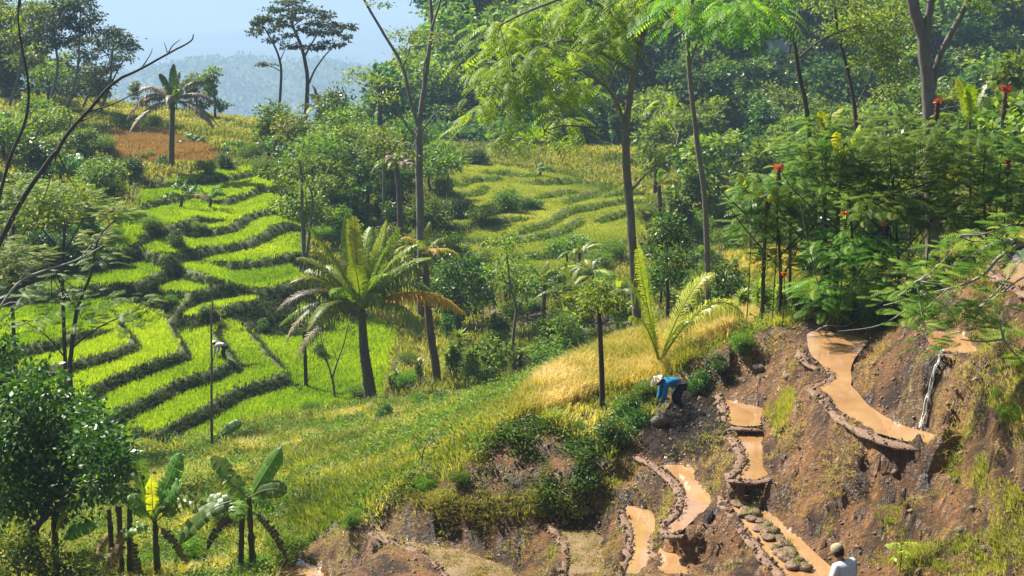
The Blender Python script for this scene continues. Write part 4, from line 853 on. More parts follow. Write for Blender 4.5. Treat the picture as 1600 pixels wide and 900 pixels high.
px_tree('bare_tree', 'leafless tree with long arching branches across the upper left', 'tree', spot(-60, None, 44), [([(-60, 560), (-45, 470), (0, 378), (40, 302), (90, 236)], 5, 3.6), ([(90, 236), (106, 206), (137, 175), (175, 128), (219, 109), (262, 84), (300, 65), (303, 53)], 3.4, .7), ([(-40, 460), (6, 278), (19, 237), (37, 200), (45, 162), (44, 125), (34, 78), (28, 31), (30, -10)], 3.2, 1), ([(137, 175), (181, 162), (212, 144), (240, 135)], 1.6, .5), ([(175, 128), (187, 103), (194, 94)], 1.4, .5), ([(262, 84), (270, 70), (281, 62)], 1.2, .4), ([(219, 109), (234, 88), (238, 76)], 1.2, .4), ([(106, 206), (112, 190), (106, 165)], 1.2, .4), ([(37, 200), (60, 185), (75, 172)], 1.2, .4), ([(120, 192), (150, 180), (165, 165)], 1.2, .4), ([(19, 237), (8, 225), (-6, 205)], 1.4, .6), ([(262, 84), (258, 70), (256, 66)], .9, .4)], [(120, 300, 40, 22, .4), (60, 330, 50, 25, .4), (30, 20, 30, 30, .4)], 'fine', BARKD, dens=.4, dy=.8)
px_tree('bare_tree', 'pale leafless twigs of a small tree in front of the left rice terraces', 'tree', spot(-30, None, 43), [([(-30, 560), (-10, 500), (0, 480), (31, 436), (78, 420), (125, 405), (165, 380)], 3, .7), ([(31, 436), (56, 408)], 1.3, .4), ([(78, 420), (70, 400), (62, 392)], 1, .4), ([(-20, 520), (0, 500), (45, 470), (65, 455), (70, 440)], 1.8, .5), ([(125, 405), (140, 385), (180, 348)], 1.3, .4), ([(0, 480), (20, 470), (40, 478)], 1, .4)], [], 'fine', BARKP, dy=.5)
px_tree('feathery_sapling', 'slender sapling with sparse feathery leaves in front of the left rice terraces', 'tree', spot(107, None, 47), [([(105, 640), (107, 590), (112, 545), (120, 482), (134, 451), (144, 420), (150, 372), (178, 345)], 5, .8), ([(112, 545), (140, 520), (175, 500), (240, 475)], 1.8, .5), ([(103, 560), (70, 520), (34, 500)], 1.6, .5), ([(101, 580), (101, 470), (90, 430)], 1.6, .5), ([(120, 482), (95, 455), (80, 430)], 1.3, .4), ([(144, 420), (170, 400), (190, 380)], 1.2, .4)],
        [(80, 470, 45, 18), (60, 500, 35, 14), (150, 465, 40, 16), (205, 470, 35, 14), (230, 490, 22, 12), (110, 430, 35, 16), (160, 400, 30, 14), (40, 450, 30, 14), (190, 505, 26, 12), (130, 500, 30, 14)], 'feather_dark', BARKD, 'feather', L=.6, dens=.75, dy=.8, droop=.3)
for i, (lab, u, Y, pads) in enumerate([('low feathery tree in front of the banana clump on the left', 90, 62, [(60, 330, 55, 26), (120, 320, 60, 26), (170, 335, 40, 20), (30, 300, 40, 22), (95, 300, 45, 18), (20, 350, 40, 20), (195, 330, 22, 10)]),
                                       ('feathery tree hanging over the dark thicket at the left edge', 10, 56, [(10, 420, 40, 24), (40, 400, 40, 18), (0, 390, 30, 26), (150, 372, 28, 14), (180, 330, 26, 12)])]):
    px_tree('feathery_tree', lab, 'tree', spot(u, None, Y), [([(u, 520), (u + 6, 440), (u + 12, 350)], 4, 2), ([(u + 8, 400), (u + 40, 340)], 2, 1), ([(u + 8, 400), (u - 30, 350)], 2, 1)], pads, 'feather', BARKD, 'feather', L=.55, dens=1.5, dy=1.2, droop=.25, basevar=.45)
px_tree('thin_sapling', 'thin bare sapling rising straight in front of the rice field', 'tree', spot(331, 702), [([(331, 702), (330, 620), (331, 560), (330, 520), (331, 490), (333, 466), (330, 452)], 2.6, .8), ([(331, 490), (320, 478), (312, 482)], .8, .3), ([(330, 520), (345, 500)], .8, .3)], [(318, 478, 14, 4, .5), (345, 488, 10, 4, .5)], 'fine', BARK, size=.08, dens=.5, dy=.2)
px_tree('bare_sapling', 'small forked leafless sapling left of the full coconut palm', 'tree', spot(523, 624), [([(523, 624), (521, 600), (517, 584), (513, 570), (508, 559)], 2.6, .8), ([(519, 590), (527, 565), (536, 541), (544, 509)], 2, .6), ([(527, 565), (520, 545)], 1, .4), ([(513, 570), (505, 545), (500, 520)], 1.2, .5)], [(505, 530, 16, 12, .25), (540, 520, 14, 10, .25)], 'fine', BARK, size=.1, dens=.35)
o = thing('wooden_post', 'dark straight wooden post standing in the bright rice', 'post', spot(478, 606)); mb = MB(); s = o.location.y / F
tube(mb, [(0, 0, -.2), (.01, 0, 1.5), (.0, .01, 96 * s)], (3.4 * s, 3.0 * s, 2.6 * s), 9, .5, .06); mb.build('pole', BARKD, o)
mb = MB(); foliage(mb, (0, 0, 96 * s + .1), (.45, .4, .25), 60, .2, .4); mb.build('foliage', LM['fine'], o)
px_tree('forked_tree', 'tall sparse tree with forked grey trunk in the middle of the valley', 'tree', spot(658, None, 84), [([(658, 470), (657, 380), (656, 280), (655, 203)], 7, 5.2), ([(655, 205), (650, 187), (637, 140), (630, 103), (603, 60), (575, 12), (558, -20)], 3.4, 1.5), ([(655, 203), (659, 156), (666, 118), (673, 62), (675, 40), (672, 0), (671, -40)], 4.4, 2), ([(675, 42), (684, 15), (697, -30)], 2.2, 1.5), ([(630, 103), (638, 86), (641, 72)], 1.8, .8), ([(655, 215), (640, 205), (622, 172), (605, 145), (580, 135)], 2.4, .8), ([(657, 210), (672, 185), (690, 170), (715, 165)], 1.8, .7), ([(656, 240), (645, 225), (625, 222)], 1.5, .6), ([(662, 140), (662, 90), (690, 60)], 1.6, .7)],
        [(632, 56, 34, 10, .7), (664, 52, 36, 9, .7), (690, 60, 18, 10, .5), (558, 112, 26, 9, .7), (575, 128, 32, 10, .8), (600, 150, 30, 9, .7), (628, 95, 16, 10, .5), (545, 120, 18, 8, .6), (640, 240, 20, 10, .4), (590, 5, 22, 8, .5), (560, 200, 40, 12, .5), (700, 172, 30, 8, .5)], 'fine', BARK, size=.22, dens=.42, dy=2.0, sig=.3)
UG = None
px_tree('umbrella_tree', 'tall umbrella tree with flat layered dark crown against the hazy plain', 'tree', spot(482, None, 134), [([(481, 170), (482, 131), (476, 88), (467, 62), (458, 41), (450, 22)], 3.6, 1.6), ([(476, 88), (490, 62), (502, 45), (520, 34)], 1.8, .7), ([(483, 130), (490, 112), (500, 97), (510, 84), (522, 72)], 1.8, .7), ([(467, 66), (456, 70), (450, 72)], 1, .5), ([(460, 45), (436, 32), (420, 26)], 1.2, .5), ([(458, 41), (478, 26), (490, 18)], 1.2, .5)],
        [(452, 4, 24, 4), (430, 14, 20, 4), (478, 15, 24, 4.5), (505, 24, 20, 4), (418, 28, 20, 4), (460, 26, 22, 4), (495, 36, 24, 4), (530, 40, 24, 4), (545, 44, 12, 3), (512, 50, 24, 4), (480, 48, 18, 4), (455, 54, 14, 3), (462, 71, 16, 3), (495, 74, 20, 3.5), (520, 68, 22, 3.5), (540, 58, 14, 3), (440, 38, 16, 4), (400, 44, 10, 3)], 'umbrella', BARKD, size=.34, dens=1.5, dy=1.6, shell=.1, sig=.25)
px_tree('umbrella_tree', 'slender umbrella tree with small crown left of the taller one', 'tree', spot(442, None, 132), [([(442, 170), (440, 120), (438, 94), (428, 69), (419, 53), (410, 40)], 2.4, 1), ([(438, 94), (446, 75)], 1, .5), ([(440, 112), (425, 104), (412, 100)], .9, .4)], [(404, 36, 16, 4), (430, 62, 14, 4), (400, 52, 11, 3), (420, 100, 15, 2.5), (424, 46, 12, 3), (446, 72, 10, 3), (410, 26, 10, 3)], 'umbrella', BARKD, size=.32, dens=1.4, dy=1.0, shell=.1, sig=.25)
# ------------------------------------------------------------------ trees of the middle and the right
T1 = px_tree('silk_tree', 'tall tree with drooping bright green feathery foliage leaning over the valley', 'tree', spot(1000, None, 54), [([(1000, 560), (992, 450), (987, 360), (984, 320), (979, 250), (976, 200), (981, 165), (990, 110), (998, 70), (1010, 30), (1018, -40)], 7.6, 4), ([(976, 195), (965, 160), (952, 140), (935, 125), (905, 110)], 3.2, 1.4), ([(990, 110), (960, 95), (920, 70), (870, 60), (830, 85)], 3.2, 1.2), ([(952, 140), (966, 95), (985, 60)], 2.4, 1), ([(998, 70), (960, 20), (900, -10), (840, 10), (780, 40)], 3.4, 1.2), ([(905, 110), (860, 120), (810, 140), (770, 165)], 2, .8), ([(1010, 30), (1050, 10), (1100, 5)], 3, 1.5), ([(985, 300), (1010, 270), (1045, 240), (1060, 210)], 2, .8), ([(976, 200), (930, 200), (880, 195), (850, 205)], 2, .8)],
        [(775, 65, 42, 30), (820, 40, 50, 34), (870, 25, 55, 34), (930, 20, 55, 34), (985, 20, 50, 32), (1030, 5, 45, 25), (760, 120, 32, 26), (800, 105, 46, 32), (850, 95, 55, 34), (905, 80, 48, 30), (955, 60, 40, 28), (745, 165, 22, 22, .8), (785, 165, 36, 26), (835, 150, 44, 26), (885, 150, 40, 26), (925, 130, 30, 22), (880, 190, 40, 20), (850, 215, 26, 18, .8), (800, 205, 24, 18, .7), (905, 215, 22, 18, .7), (730, 190, 10, 12, .6), (770, 215, 16, 14, .6), (1040, 160, 38, 14, .5), (1010, 190, 30, 12, .5), (1050, 230, 20, 10, .4), (720, 95, 16, 14, .5)], 'feather', BARK, 'feather', L=.92, dens=1.0, dy=2.4, droop=.85, basevar=.5)
px_tree('silk_tree', 'slender grey trunked tree right of the drooping one with feathery top out of frame', 'tree', spot(1106, None, 47.5), [([(1106, 505), (1106, 440), (1104, 360), (1100, 290), (1090, 230), (1083, 170), (1076, 110), (1074, 65), (1080, 20), (1082, -40)], 5, 2.8), ([(1076, 110), (1090, 60), (1120, 30), (1150, 25)], 2, 1), ([(1074, 65), (1050, 30), (1030, 10)], 2, 1)],
        [(1050, 20, 40, 26), (1100, 15, 45, 26), (1150, 20, 42, 26), (1190, 25, 38, 24), (1120, 45, 34, 18), (1175, 50, 26, 16, .8), (1075, -10, 60, 18), (1170, -8, 60, 18), (1215, 15, 20, 16, .7)], 'feather_dark', BARK, 'feather', L=.9, dens=1.0, dy=1.8, droop=.75, basevar=.6)
px_tree('forked_tree', 'thin dark tree with wide forking bare limbs before the far forest', 'tree', spot(1275, None, 62), [([(1280, 470), (1272, 300), (1261, 165), (1250, 125), (1245, 84), (1237, 53)], 4.5, 2.6), ([(1237, 53), (1250, 12), (1256, -25)], 2, 1.2), ([(1238, 60), (1210, 40), (1178, 28), (1150, 22)], 1.8, .8), ([(1249, 90), (1281, 62), (1325, 44), (1345, 38)], 2, .8), ([(1237, 53), (1222, 30), (1210, 10), (1195, -10)], 1.6, .8)], [(1160, 18, 30, 14, .6), (1345, 30, 40, 16, .7), (1225, 0, 40, 16, .6), (1300, 50, 20, 10, .4)], 'fine', BARKD, size=.2, dens=.5, dy=1.5, sig=.3)
px_tree('olive_tree', 'thin tree with flat olive green layers of leaves left of the big right trunk', 'tree', spot(1340, None, 64), [([(1350, 460), (1345, 300), (1337, 170), (1325, 110), (1314, 70), (1305, 30), (1302, -20)], 3.6, 1.6), ([(1325, 110), (1350, 80), (1385, 60)], 1.5, .7), ([(1337, 170), (1360, 120), (1375, 90)], 1.5, .7)], [(1330, 30, 44, 14), (1375, 36, 48, 16), (1420, 50, 26, 12, .8), (1350, 62, 40, 12), (1390, 75, 34, 14), (1300, 45, 26, 10, .6), (1360, 100, 36, 14, .8), (1400, 110, 30, 16, .7), (1310, 5, 50, 14, .8), (1395, 10, 40, 14, .8), (1385, 145, 30, 14, .6)], 'fine', BARKD, size=.2, dens=.75, dy=1.8, sig=.26)
px_tree('tall_tree', 'big pale forked trunk rising out of the feathery thicket at upper right', 'tree', spot(1455, None, 43), [([(1458, 480), (1456, 330), (1453, 194), (1450, 125), (1445, 75), (1438, 45), (1425, 6), (1415, -40)], 12, 8.5), ([(1446, 80), (1448, 45), (1453, 10), (1458, -40)], 7, 5), ([(1455, 150), (1461, 116), (1469, 84), (1490, 47), (1509, 10), (1522, -40)], 6, 4), ([(1449, 190), (1470, 170), (1500, 165)], 1.5, .7)], [(1420, -25, 60, 16), (1500, -25, 50, 16), (1550, 5, 40, 14, .4)], 'fine', BARK, size=.16, dens=.6, dy=1.2)
# feathery thicket with red flower heads
FG = 'feathery shrubs in the thicket on the right'
for i, (lab, u, Y, pads) in enumerate([
    ('feathery shrub at the left end of the right thicket, over the golden field', 1215, 38.5, [(1190, 300, 40, 26), (1215, 330, 50, 28), (1180, 350, 36, 24), (1235, 365, 44, 26), (1170, 385, 24, 18, .7), (1215, 400, 40, 22), (1165, 320, 20, 16, .7), (1240, 290, 34, 22)]),
    ('feathery shrub crowned by the silvery palm leaf and yellow leaves', 1290, 38, [(1260, 225, 44, 26), (1300, 250, 48, 28), (1255, 270, 44, 28), (1330, 225, 40, 24), (1310, 300, 50, 30), (1270, 330, 46, 28), (1345, 280, 40, 28), (1285, 195, 36, 18, .7)]),
    ('tall feathery shrub in front of the big forked trunk', 1400, 37, [(1390, 220, 50, 24), (1430, 240, 50, 28), (1375, 260, 46, 28), (1420, 290, 54, 32), (1470, 215, 44, 22, .9), (1370, 320, 50, 30), (1450, 330, 54, 32), (1480, 270, 44, 28), (1400, 190, 40, 16, .6)]),
    ('feathery shrub at the right edge below the dark red topped stalk', 1540, 36, [(1510, 240, 44, 22), (1550, 270, 44, 26), (1520, 300, 50, 28), (1580, 250, 36, 26), (1575, 310, 40, 28), (1500, 340, 44, 26), (1560, 345, 46, 22), (1540, 215, 50, 14, .6), (1600, 290, 30, 40)]),
    ('low feathery shrub hanging over the upper end of the largest paddy', 1330, 36.5, [(1320, 380, 54, 28), (1370, 400, 54, 28), (1290, 410, 44, 26), (1340, 440, 54, 24), (1400, 440, 50, 24), (1280, 450, 36, 18, .8), (1300, 475, 40, 14, .8), (1360, 470, 40, 16, .7)])]):
    lim = [([(u, 510), (u + 6, 440), (u + 2, 370), (u - 4, 300)], 3.4, 1.4)] + [([(u + 4, 440 - 20 * j), (u + (30 + 20 * j) * (-1) ** j, 390 - 30 * j), (u + (60 + 18 * j) * (-1) ** j, 350 - 30 * j)], 1.6, .5) for j in range(4)]
    px_tree('feathery_shrub', lab, 'shrub', spot(u, None, Y), lim, pads, 'feather_dark', BARKD, 'feather', L=.5, dens=1.5, dy=.9, droop=.4, group=FG, basevar=.5, crown='foliage', trunk='stem')
px_tree('overhanging_tree', 'branches with pale bark and feathery leaves reaching in from the right edge over the paddies', 'tree', spot(1680, None, 26.5), [([(1690, 480), (1650, 410), (1600, 374), (1569, 377), (1544, 386), (1506, 405), (1469, 427), (1430, 440)], 7, 1.6), ([(1600, 378), (1560, 400), (1541, 428), (1500, 448), (1440, 462), (1380, 478)], 4, .9), ([(1569, 377), (1540, 362), (1500, 368)], 2, .8), ([(1650, 420), (1600, 430), (1560, 462), (1530, 480)], 2.6, .8), ([(1650, 470), (1600, 480), (1570, 500), (1568, 530)], 2.2, .8), ([(1440, 462), (1410, 490), (1370, 512), (1310, 518)], 1.6, .5), ([(1506, 405), (1480, 420), (1445, 428), (1395, 428)], 1.4, .5), ([(1480, 452), (1450, 480), (1430, 500)], 1.4, .5)],
        [(1540, 375, 50, 18), (1490, 390, 44, 18), (1580, 350, 40, 16), (1460, 420, 44, 18), (1510, 440, 46, 18), (1430, 450, 40, 18), (1560, 480, 34, 18), (1480, 480, 50, 20), (1430, 500, 36, 24), (1520, 500, 40, 22), (1580, 520, 30, 16), (1390, 470, 34, 14), (1600, 400, 30, 14), (1450, 535, 20, 16, .7), (1500, 530, 30, 14, .8), (1595, 560, 24, 16, .7)], 'feather_dark', BARKP, 'feather', L=.42, dens=1.0, dy=.8, droop=.35, basevar=.6)
px_tree('dead_branch', 'thin bare branch lying over the far end of the largest paddy', 'branch', spot(1262, 520), [([(1262, 516), (1290, 506), (1320, 512), (1345, 498), (1372, 475), (1385, 452)], 1.8, .6), ([(1320, 512), (1340, 490), (1345, 476)], .8, .4), ([(1290, 506), (1300, 494)], .8, .4)], [], 'fine', BARKP, dy=.2, trunk='stem')
MRED = leaf_mat('red_bract', (.36, .035, .01), (.48, .10, .02), (.58, .26, .04), .35, .45, .3, (1.3, .9, .5))
for lab, u, v, Y, hh, col in [('dark spike with orange bracts above yellow leaves at the left of the thicket', 1206, 262, 37.6, 46, 1), ('tallest dark stalk topped by a red tuft at upper right', 1543, 140, 36, 52, 1), ('red orange flower tuft at the foot of the big forked trunk', 1442, 158, 37, 34, 1), ('red flower tuft low in the middle of the thicket', 1372, 350, 35.6, 26, 0), ('small red flower tuft left of the low middle one', 1310, 333, 35.8, 22, 0), ('orange flower tuft at the right edge of the thicket', 1556, 252, 35, 26, 1), ('red flower tuft over the golden field', 1222, 428, 36.8, 26, 0), ('red flower tuft below the silvery palm leaf', 1412, 218, 35.8, 22, 0), ('small orange flower tuft beside the yellow leaf at far left', 1166, 305, 38, 20, 0)]:
    b = spot(u + 2, None, Y); o = thing('flower_spike', lab, 'flower', b, 0, 'red flower heads in the thicket'); s = Y / F * .8; top = at_y(u, v, Y)[2] - b[2]
    mb = MB(); tube(mb, smooth_line(np.array([(0, 0, -.1), (.04, 0, top * .5), (0, 0, top + hh * s * .35)]), 1), (.018, .014, .008), 6, .4)
    mb.build('stem', BARKD, o)
    if col:
        mb = MB(); tube(mb, [(0, 0, top - hh * s * q_) for q_ in np.linspace(1.15, .05, 14)], [.02, .06, .07, .06, .07, .05, .06, .03], 9, .5, .28); mb.build('withered_bracts', LM['banana_dead'], o)
    mb = MB(); n = 46; a = rng.uniform(0, 6.28, n); D = np.stack([np.cos(a), np.sin(a), rng.uniform(-.7, .8, n)], 1)
    leafquads(mb, np.tile([(0, 0, top)], (n, 1)) + rng.normal(0, .012, (n, 3)), D, hh * s * rng.uniform(.18, .36, n), .05, rng.random(n)); mb.build('flower', MRED, o)
B = spot(1300, None, 37.2)
banana('banana_plant', 'yellow green banana leaves standing up out of the feathery thicket', B, [([(1305, 500), (1308, 400), (1310, 300), (1316, 250)], 5, 3)], [(1314, 250, 1348, 190, 22, .1, 'banana_yellow', .3, -.3), (1312, 250, 1308, 205, 18, .0, 'banana_yellow', .3, -.3), (1316, 255, 1270, 205, 22, .3, 'banana', .2, .3), (1316, 255, 1375, 225, 24, .4, 'banana', .2, .2)])
B = spot(1185, None, 38.2)
banana('banana_plant', 'low banana plant with broad yellow leaves at the left end of the thicket', B, [([(1190, 500), (1194, 400), (1198, 315)], 4, 2.6)], [(1198, 315, 1145, 265, 20, .2, 'banana_yellow', .3, -.2), (1198, 315, 1215, 285, 24, .1, 'banana_yellow', .08, -.3), (1198, 315, 1228, 300, 26, .3, 'banana_yellow', .08, -.2), (1200, 318, 1250, 270, 24, .3, 'banana', .2, .2), (1196, 318, 1160, 330, 20, .5, 'banana', .2, .3)])
for lab, u, v, Y, L, m in [('palm with silvery upright leaf in the thicket left of the yellow banana', 1290, 205, 39, 1.3, 'palm'), ('palm fronds at the left edge of the thicket', 1235, 300, 39.5, 1.5, 'palm'), ('palm with arched grey fronds at the right of the forked trunk', 1515, 190, 39, 1.6, 'palm'), ('small palm beneath the feathery shrubs by the forked trunk', 1480, 300, 38, 1.4, 'palm')]:
    palm('thicket_palm', lab, 'palm', spot(u, None, Y), [(u, v + 40), (u, v)], 3, 2, [(random.uniform(0, 360), random.uniform(20, 80), random.uniform(.2, .6), random.uniform(.8, 1.1), random.random(), 0) for _ in range(9)], L, (m,), 24, .4, .03)
# leafy yellow green shrubs along the top of the bank
SG = 'light green shrubs along the top of the mud bank'
for lab, u, Y, h in [('bright light green shrub just right of the slender grey trunk', 1165, 41.5, 60), ('bright light green shrub above the dark bank, second from the slender grey trunk', 1195, 41, 75), ('light green shrub third from the slender grey trunk', 1225, 40, 66), ('light green shrub hanging over the corner of the largest paddy', 1250, 38.6, 60), ('light green shrub behind the far end of the largest paddy', 1290, 39, 60)]:
    dracaena('leafy_shrub', lab, spot(u, None, Y), 9, h, SG, 'light')
px_tree('round_tree', 'dark round leafy tree beside the drooping feathery tree trunk', 'tree', spot(1045, None, 60), [([(1045, 520), (1043, 450), (1042, 400)], 4, 2.5)], [(1040, 355, 26, 24), (1055, 375, 24, 26), (1030, 385, 22, 26), (1048, 410, 28, 26), (1035, 435, 24, 20)], 'broad', BARKD, size=.2, dens=.9, dy=.8)
px_tree('round_tree', 'dark leafy tree behind the slender grey trunk', 'tree', spot(1138, None, 56), [([(1138, 530), (1137, 470)], 4, 2.5)], [(1135, 430, 26, 24), (1150, 455, 24, 24), (1125, 460, 22, 26), (1140, 480, 28, 20)], 'broad', BARKD, size=.18, dens=.9, dy=.8)
px_tree('round_tree', 'dark green leafy tree right of the full coconut palm', 'tree', spot(722, None, 76), [([(716, 590), (715, 520), (718, 470)], 5, 3)], [(715, 420, 34, 22), (745, 440, 26, 26), (700, 445, 34, 26), (730, 470, 34, 24), (690, 470, 24, 20), (755, 465, 16, 18, .8)], 'broad', BARKD, size=.24, dens=.9, dy=1.0)
px_tree('slim_tree', 'slim straight tree with thin yellow green crown on the corner of the dry terrace', 'tree', spot(941, 640), [([(941, 640), (940, 580), (938, 510), (936, 490)], 5, 3), ([(938, 505), (925, 485), (905, 470)], 1.6, .6), ([(938, 508), (955, 495), (975, 488)], 1.6, .6)], [(930, 465, 26, 14), (910, 460, 24, 12), (950, 470, 24, 14), (965, 480, 18, 10), (895, 470, 14, 10), (935, 445, 22, 10), (925, 485, 20, 8, .7)], 'fine', BARKD, size=.13, dens=.8, dy=.6, sig=.26)
px_tree('thin_tree', 'thin grey tree with sparse leaves left of the yellow dracaena clump', 'tree', spot(802, 582), [([(802, 582), (800, 545), (805, 500), (808, 480), (796, 440), (792, 400)], 3.4, 1.2), ([(806, 495), (815, 470), (824, 450)], 1.6, .7), ([(800, 460), (790, 440), (780, 420)], 1.2, .6)], [(790, 380, 34, 16, .7), (810, 410, 30, 18, .7), (775, 420, 26, 16, .7), (820, 445, 22, 14, .6), (795, 440, 30, 14, .6)], 'fine', BARK, size=.18, dens=.38, dy=1.0, sig=.32)
px_tree('double_trunk_tree', 'slender twin trunked tree on the right rim of the left rice terraces', 'tree', spot(478, None, 86), [([(478, 412), (472, 355), (472, 277), (468, 250)], 3.2, 1.8), ([(478, 408), (484, 360), (490, 308), (478, 283)], 2.8, 1.4), ([(490, 308), (505, 280), (515, 260)], 1.6, .8)], [(440, 270, 34, 16), (475, 255, 36, 16), (510, 260, 30, 16), (450, 295, 24, 12, .7), (500, 285, 28, 14), (530, 285, 20, 14, .7)], 'bush', BARK, size=.26, dens=.7, dy=1.2, sig=.26)
TG = 'bushy trees in the middle of the valley ridge'
for lab, u, Y, pads, lf in [('bushy tree under the umbrella trees, leftmost of the ridge clump', 425, 118, [(425, 180, 22, 20), (440, 200, 26, 18), (415, 205, 18, 18)], 'bush'), ('pale topped bushy tree right below the tall umbrella tree', 460, 114, [(460, 195, 28, 20), (480, 215, 28, 20), (445, 220, 26, 18)], 'fine'), ('dark bushy tree beside the thatched roof', 530, 120, [(525, 160, 22, 20), (540, 185, 24, 22), (515, 190, 22, 20)], 'broad'), ('bushy tree with yellowish top in front of the thatched roof', 545, 110, [(540, 180, 24, 14), (520, 205, 26, 16), (555, 210, 20, 16)], 'fine'),
                            ('bushy tree behind the twin trunked tree', 500, 106, [(490, 230, 30, 22), (520, 240, 28, 22), (470, 250, 28, 20)], 'bush'), ('dark bush at the right of the ridge clump', 560, 104, [(555, 250, 22, 20), (570, 270, 22, 20), (545, 275, 22, 18)], 'broad'), ('leafy tree left of the forked tree trunk', 600, 100, [(600, 215, 22, 16), (615, 235, 20, 16), (590, 235, 20, 16)], 'fine'), ('dark bush behind the forked tree trunk', 640, 118, [(635, 200, 26, 18), (660, 215, 22, 16), (620, 215, 18, 14)], 'bush'), ('bushy tree between forked trunk and centre field', 700, 112, [(690, 235, 24, 16), (710, 250, 22, 16), (680, 260, 22, 14)], 'bush')]:
    px_tree('bushy_tree', lab, 'tree', spot(u, None, Y), [([(u, pads[0][1] + 110), (u, pads[0][1] + 40)], 3, 2)], pads, lf, BARK, size=.32, dens=.85, dy=1.2, group=TG, sig=.26)
CG = 'slender trees on the upper left crest'
for i, (lab, u, vb, limb, pads) in enumerate([
    ('slender crest tree with tall loose crown, leftmost of the row', 36, 160, [(36, 160), (34, 100), (33, 40), (32, -10)], [(30, 20, 26, 16), (45, 50, 26, 16), (22, 60, 20, 16), (50, 85, 20, 12), (30, 95, 20, 12), (60, 20, 20, 14)]),
    ('slender crest tree with paired thin trunks and layered crown', 92, 148, [(95, 148), (92, 110), (87, 75), (84, 40), (82, 0)], [(80, 10, 24, 12), (98, 30, 22, 12), (72, 40, 20, 12), (95, 60, 22, 10), (105, 10, 20, 10), (70, 70, 16, 10)]),
    ('crest tree with layered crown in the middle of the row', 122, 150, [(121, 150), (122, 110), (124, 60), (126, 10)], [(125, 5, 26, 10), (140, 25, 22, 9), (112, 35, 20, 9), (138, 45, 20, 9), (150, 60, 20, 8), (118, 65, 18, 8), (135, 85, 22, 10), (145, 110, 16, 10)]),
    ('shorter crest tree with rounded crown at the right end of the row', 173, 165, [(170, 165), (173, 130), (174, 95), (178, 70)], [(190, 60, 22, 9), (175, 50, 16, 8), (200, 75, 16, 8), (165, 72, 14, 8), (190, 88, 18, 7), (172, 105, 20, 8), (160, 125, 16, 8)]),
    ('low bushy crest tree between the slender ones', 145, 160, [(145, 160), (145, 130)], [(130, 120, 26, 14), (150, 135, 22, 12), (110, 140, 24, 12)]),
    ('low bushy crest tree at the foot of the leftmost slender one', 75, 165, [(75, 165), (75, 140)], [(60, 130, 26, 14), (80, 115, 22, 14), (90, 140, 22, 10)])]):
    px_tree('crest_tree', lab, 'tree', spot(u, None, 126 + 2 * i), [(limb, 2.6, 1)] + [([limb[-2], (limb[-2][0] + 18 * (-1) ** j, limb[-2][1] - 25)], 1.1, .5) for j in range(2)], pads, 'umbrella' if i not in (0, 5) else 'bush', BARK, size=.34, dens=1.0, dy=1.5, group=CG, sig=.26, basevar=.55)
for i, (lab, u, pads) in enumerate([('dark dense tree at the far upper left edge', -10, [(0, 40, 20, 36), (-15, 70, 30, 40), (5, 100, 20, 30), (-5, 130, 26, 26), (-20, 10, 30, 30)]), ('dark dense tree just inside the upper left corner', 18, [(15, 70, 14, 26), (22, 110, 16, 24), (12, 135, 18, 18)])]):
    px_tree('dark_tree', lab, 'tree', spot(u, None, 136), [([(u, 165), (u, 100)], 4, 2)], pads, 'forest', BARKD, size=.36, dens=1.0, dy=1.5)
# dracaena clumps along the valley floor
DG = 'sword leaved shrubs along the valley floor'
for lab, u, v, h, n in [('sword leaved shrub between the slim palm and the thin grey tree', 735, 600, 75, 6), ('sword leaved shrub with yellow leaves right of the full coconut palm', 712, 588, 90, 6), ('sword leaved shrub at the foot of the thin grey tree', 806, 580, 60, 5), ('sword leaved shrub right of the thin grey tree', 838, 575, 60, 6), ('tallest sword leaved clump behind the dry grass', 872, 570, 90, 8), ('sword leaved clump with yellow leaf behind the dry grass, left of the slim tree', 895, 565, 84, 6), ('small yellow sword leaved shrub at the foot of the slim palm', 655, 600, 50, 4), ('small sword leaved shrub between the two valley palms', 615, 608, 44, 4), ('yellow green sword leaved shrub above the dry grass, right of the slim tree', 985, 500, 60, 6), ('yellow green sword leaved shrub left of the round dark tree', 1010, 470, 70, 6), ('yellow green sword leaved shrub right of the young coconut palm', 1075, 480, 80, 7)]:
    dracaena('sword_shrub', lab, spot(u, v) if u < 950 else spot(u, None, 52), n, h, DG, 'sword')
# rounded bushes: five shapes, many places
def bush_proto(lf, size, dens):
    r = thing('round_bush', 'x', 'bush'); mb = MB()
    for k in range(6): tube(mb, [(0, 0, -.2), (random.uniform(-.2, .2), random.uniform(-.2, .2), .3), (random.uniform(-.5, .5), random.uniform(-.5, .5), .8)], (.04, .03, .01), 4)
    mb.build('stem', BARKD, r); mb = MB()
    for k in range(7): foliage(mb, (random.uniform(-.6, .6), random.uniform(-.5, .5), random.uniform(.3, .95)), (.45, .45, .35), int(700 * dens), size, .5, sig=.26)
    mb.build('foliage', LM[lf], r); return r
BP = [bush_proto('bush', .10, 1.1), bush_proto('broad', .10, 1.1), bush_proto('fine', .09, 1.0), bush_proto('feather_dark', .09, 1.1), bush_proto('light', .10, .9)]
used = set()
def put_bush(k, b, sc, lab, grp='round bushes in the valley'):
    if k not in used: o = BP[k]; used.add(k); o.location = b; o.rotation_euler = (0, 0, random.uniform(0, 6.28)); o.scale = (sc, sc, sc * random.uniform(.8, 1.1)); tag(o, lab, 'bush', grp); return o
    return dup(BP[k], b, random.uniform(0, 6.28), (sc, sc, sc * random.uniform(.8, 1.15)), lab, 'bush', grp)
KN = ['mid green', 'dark glossy', 'yellowish', 'deep green', 'light green']
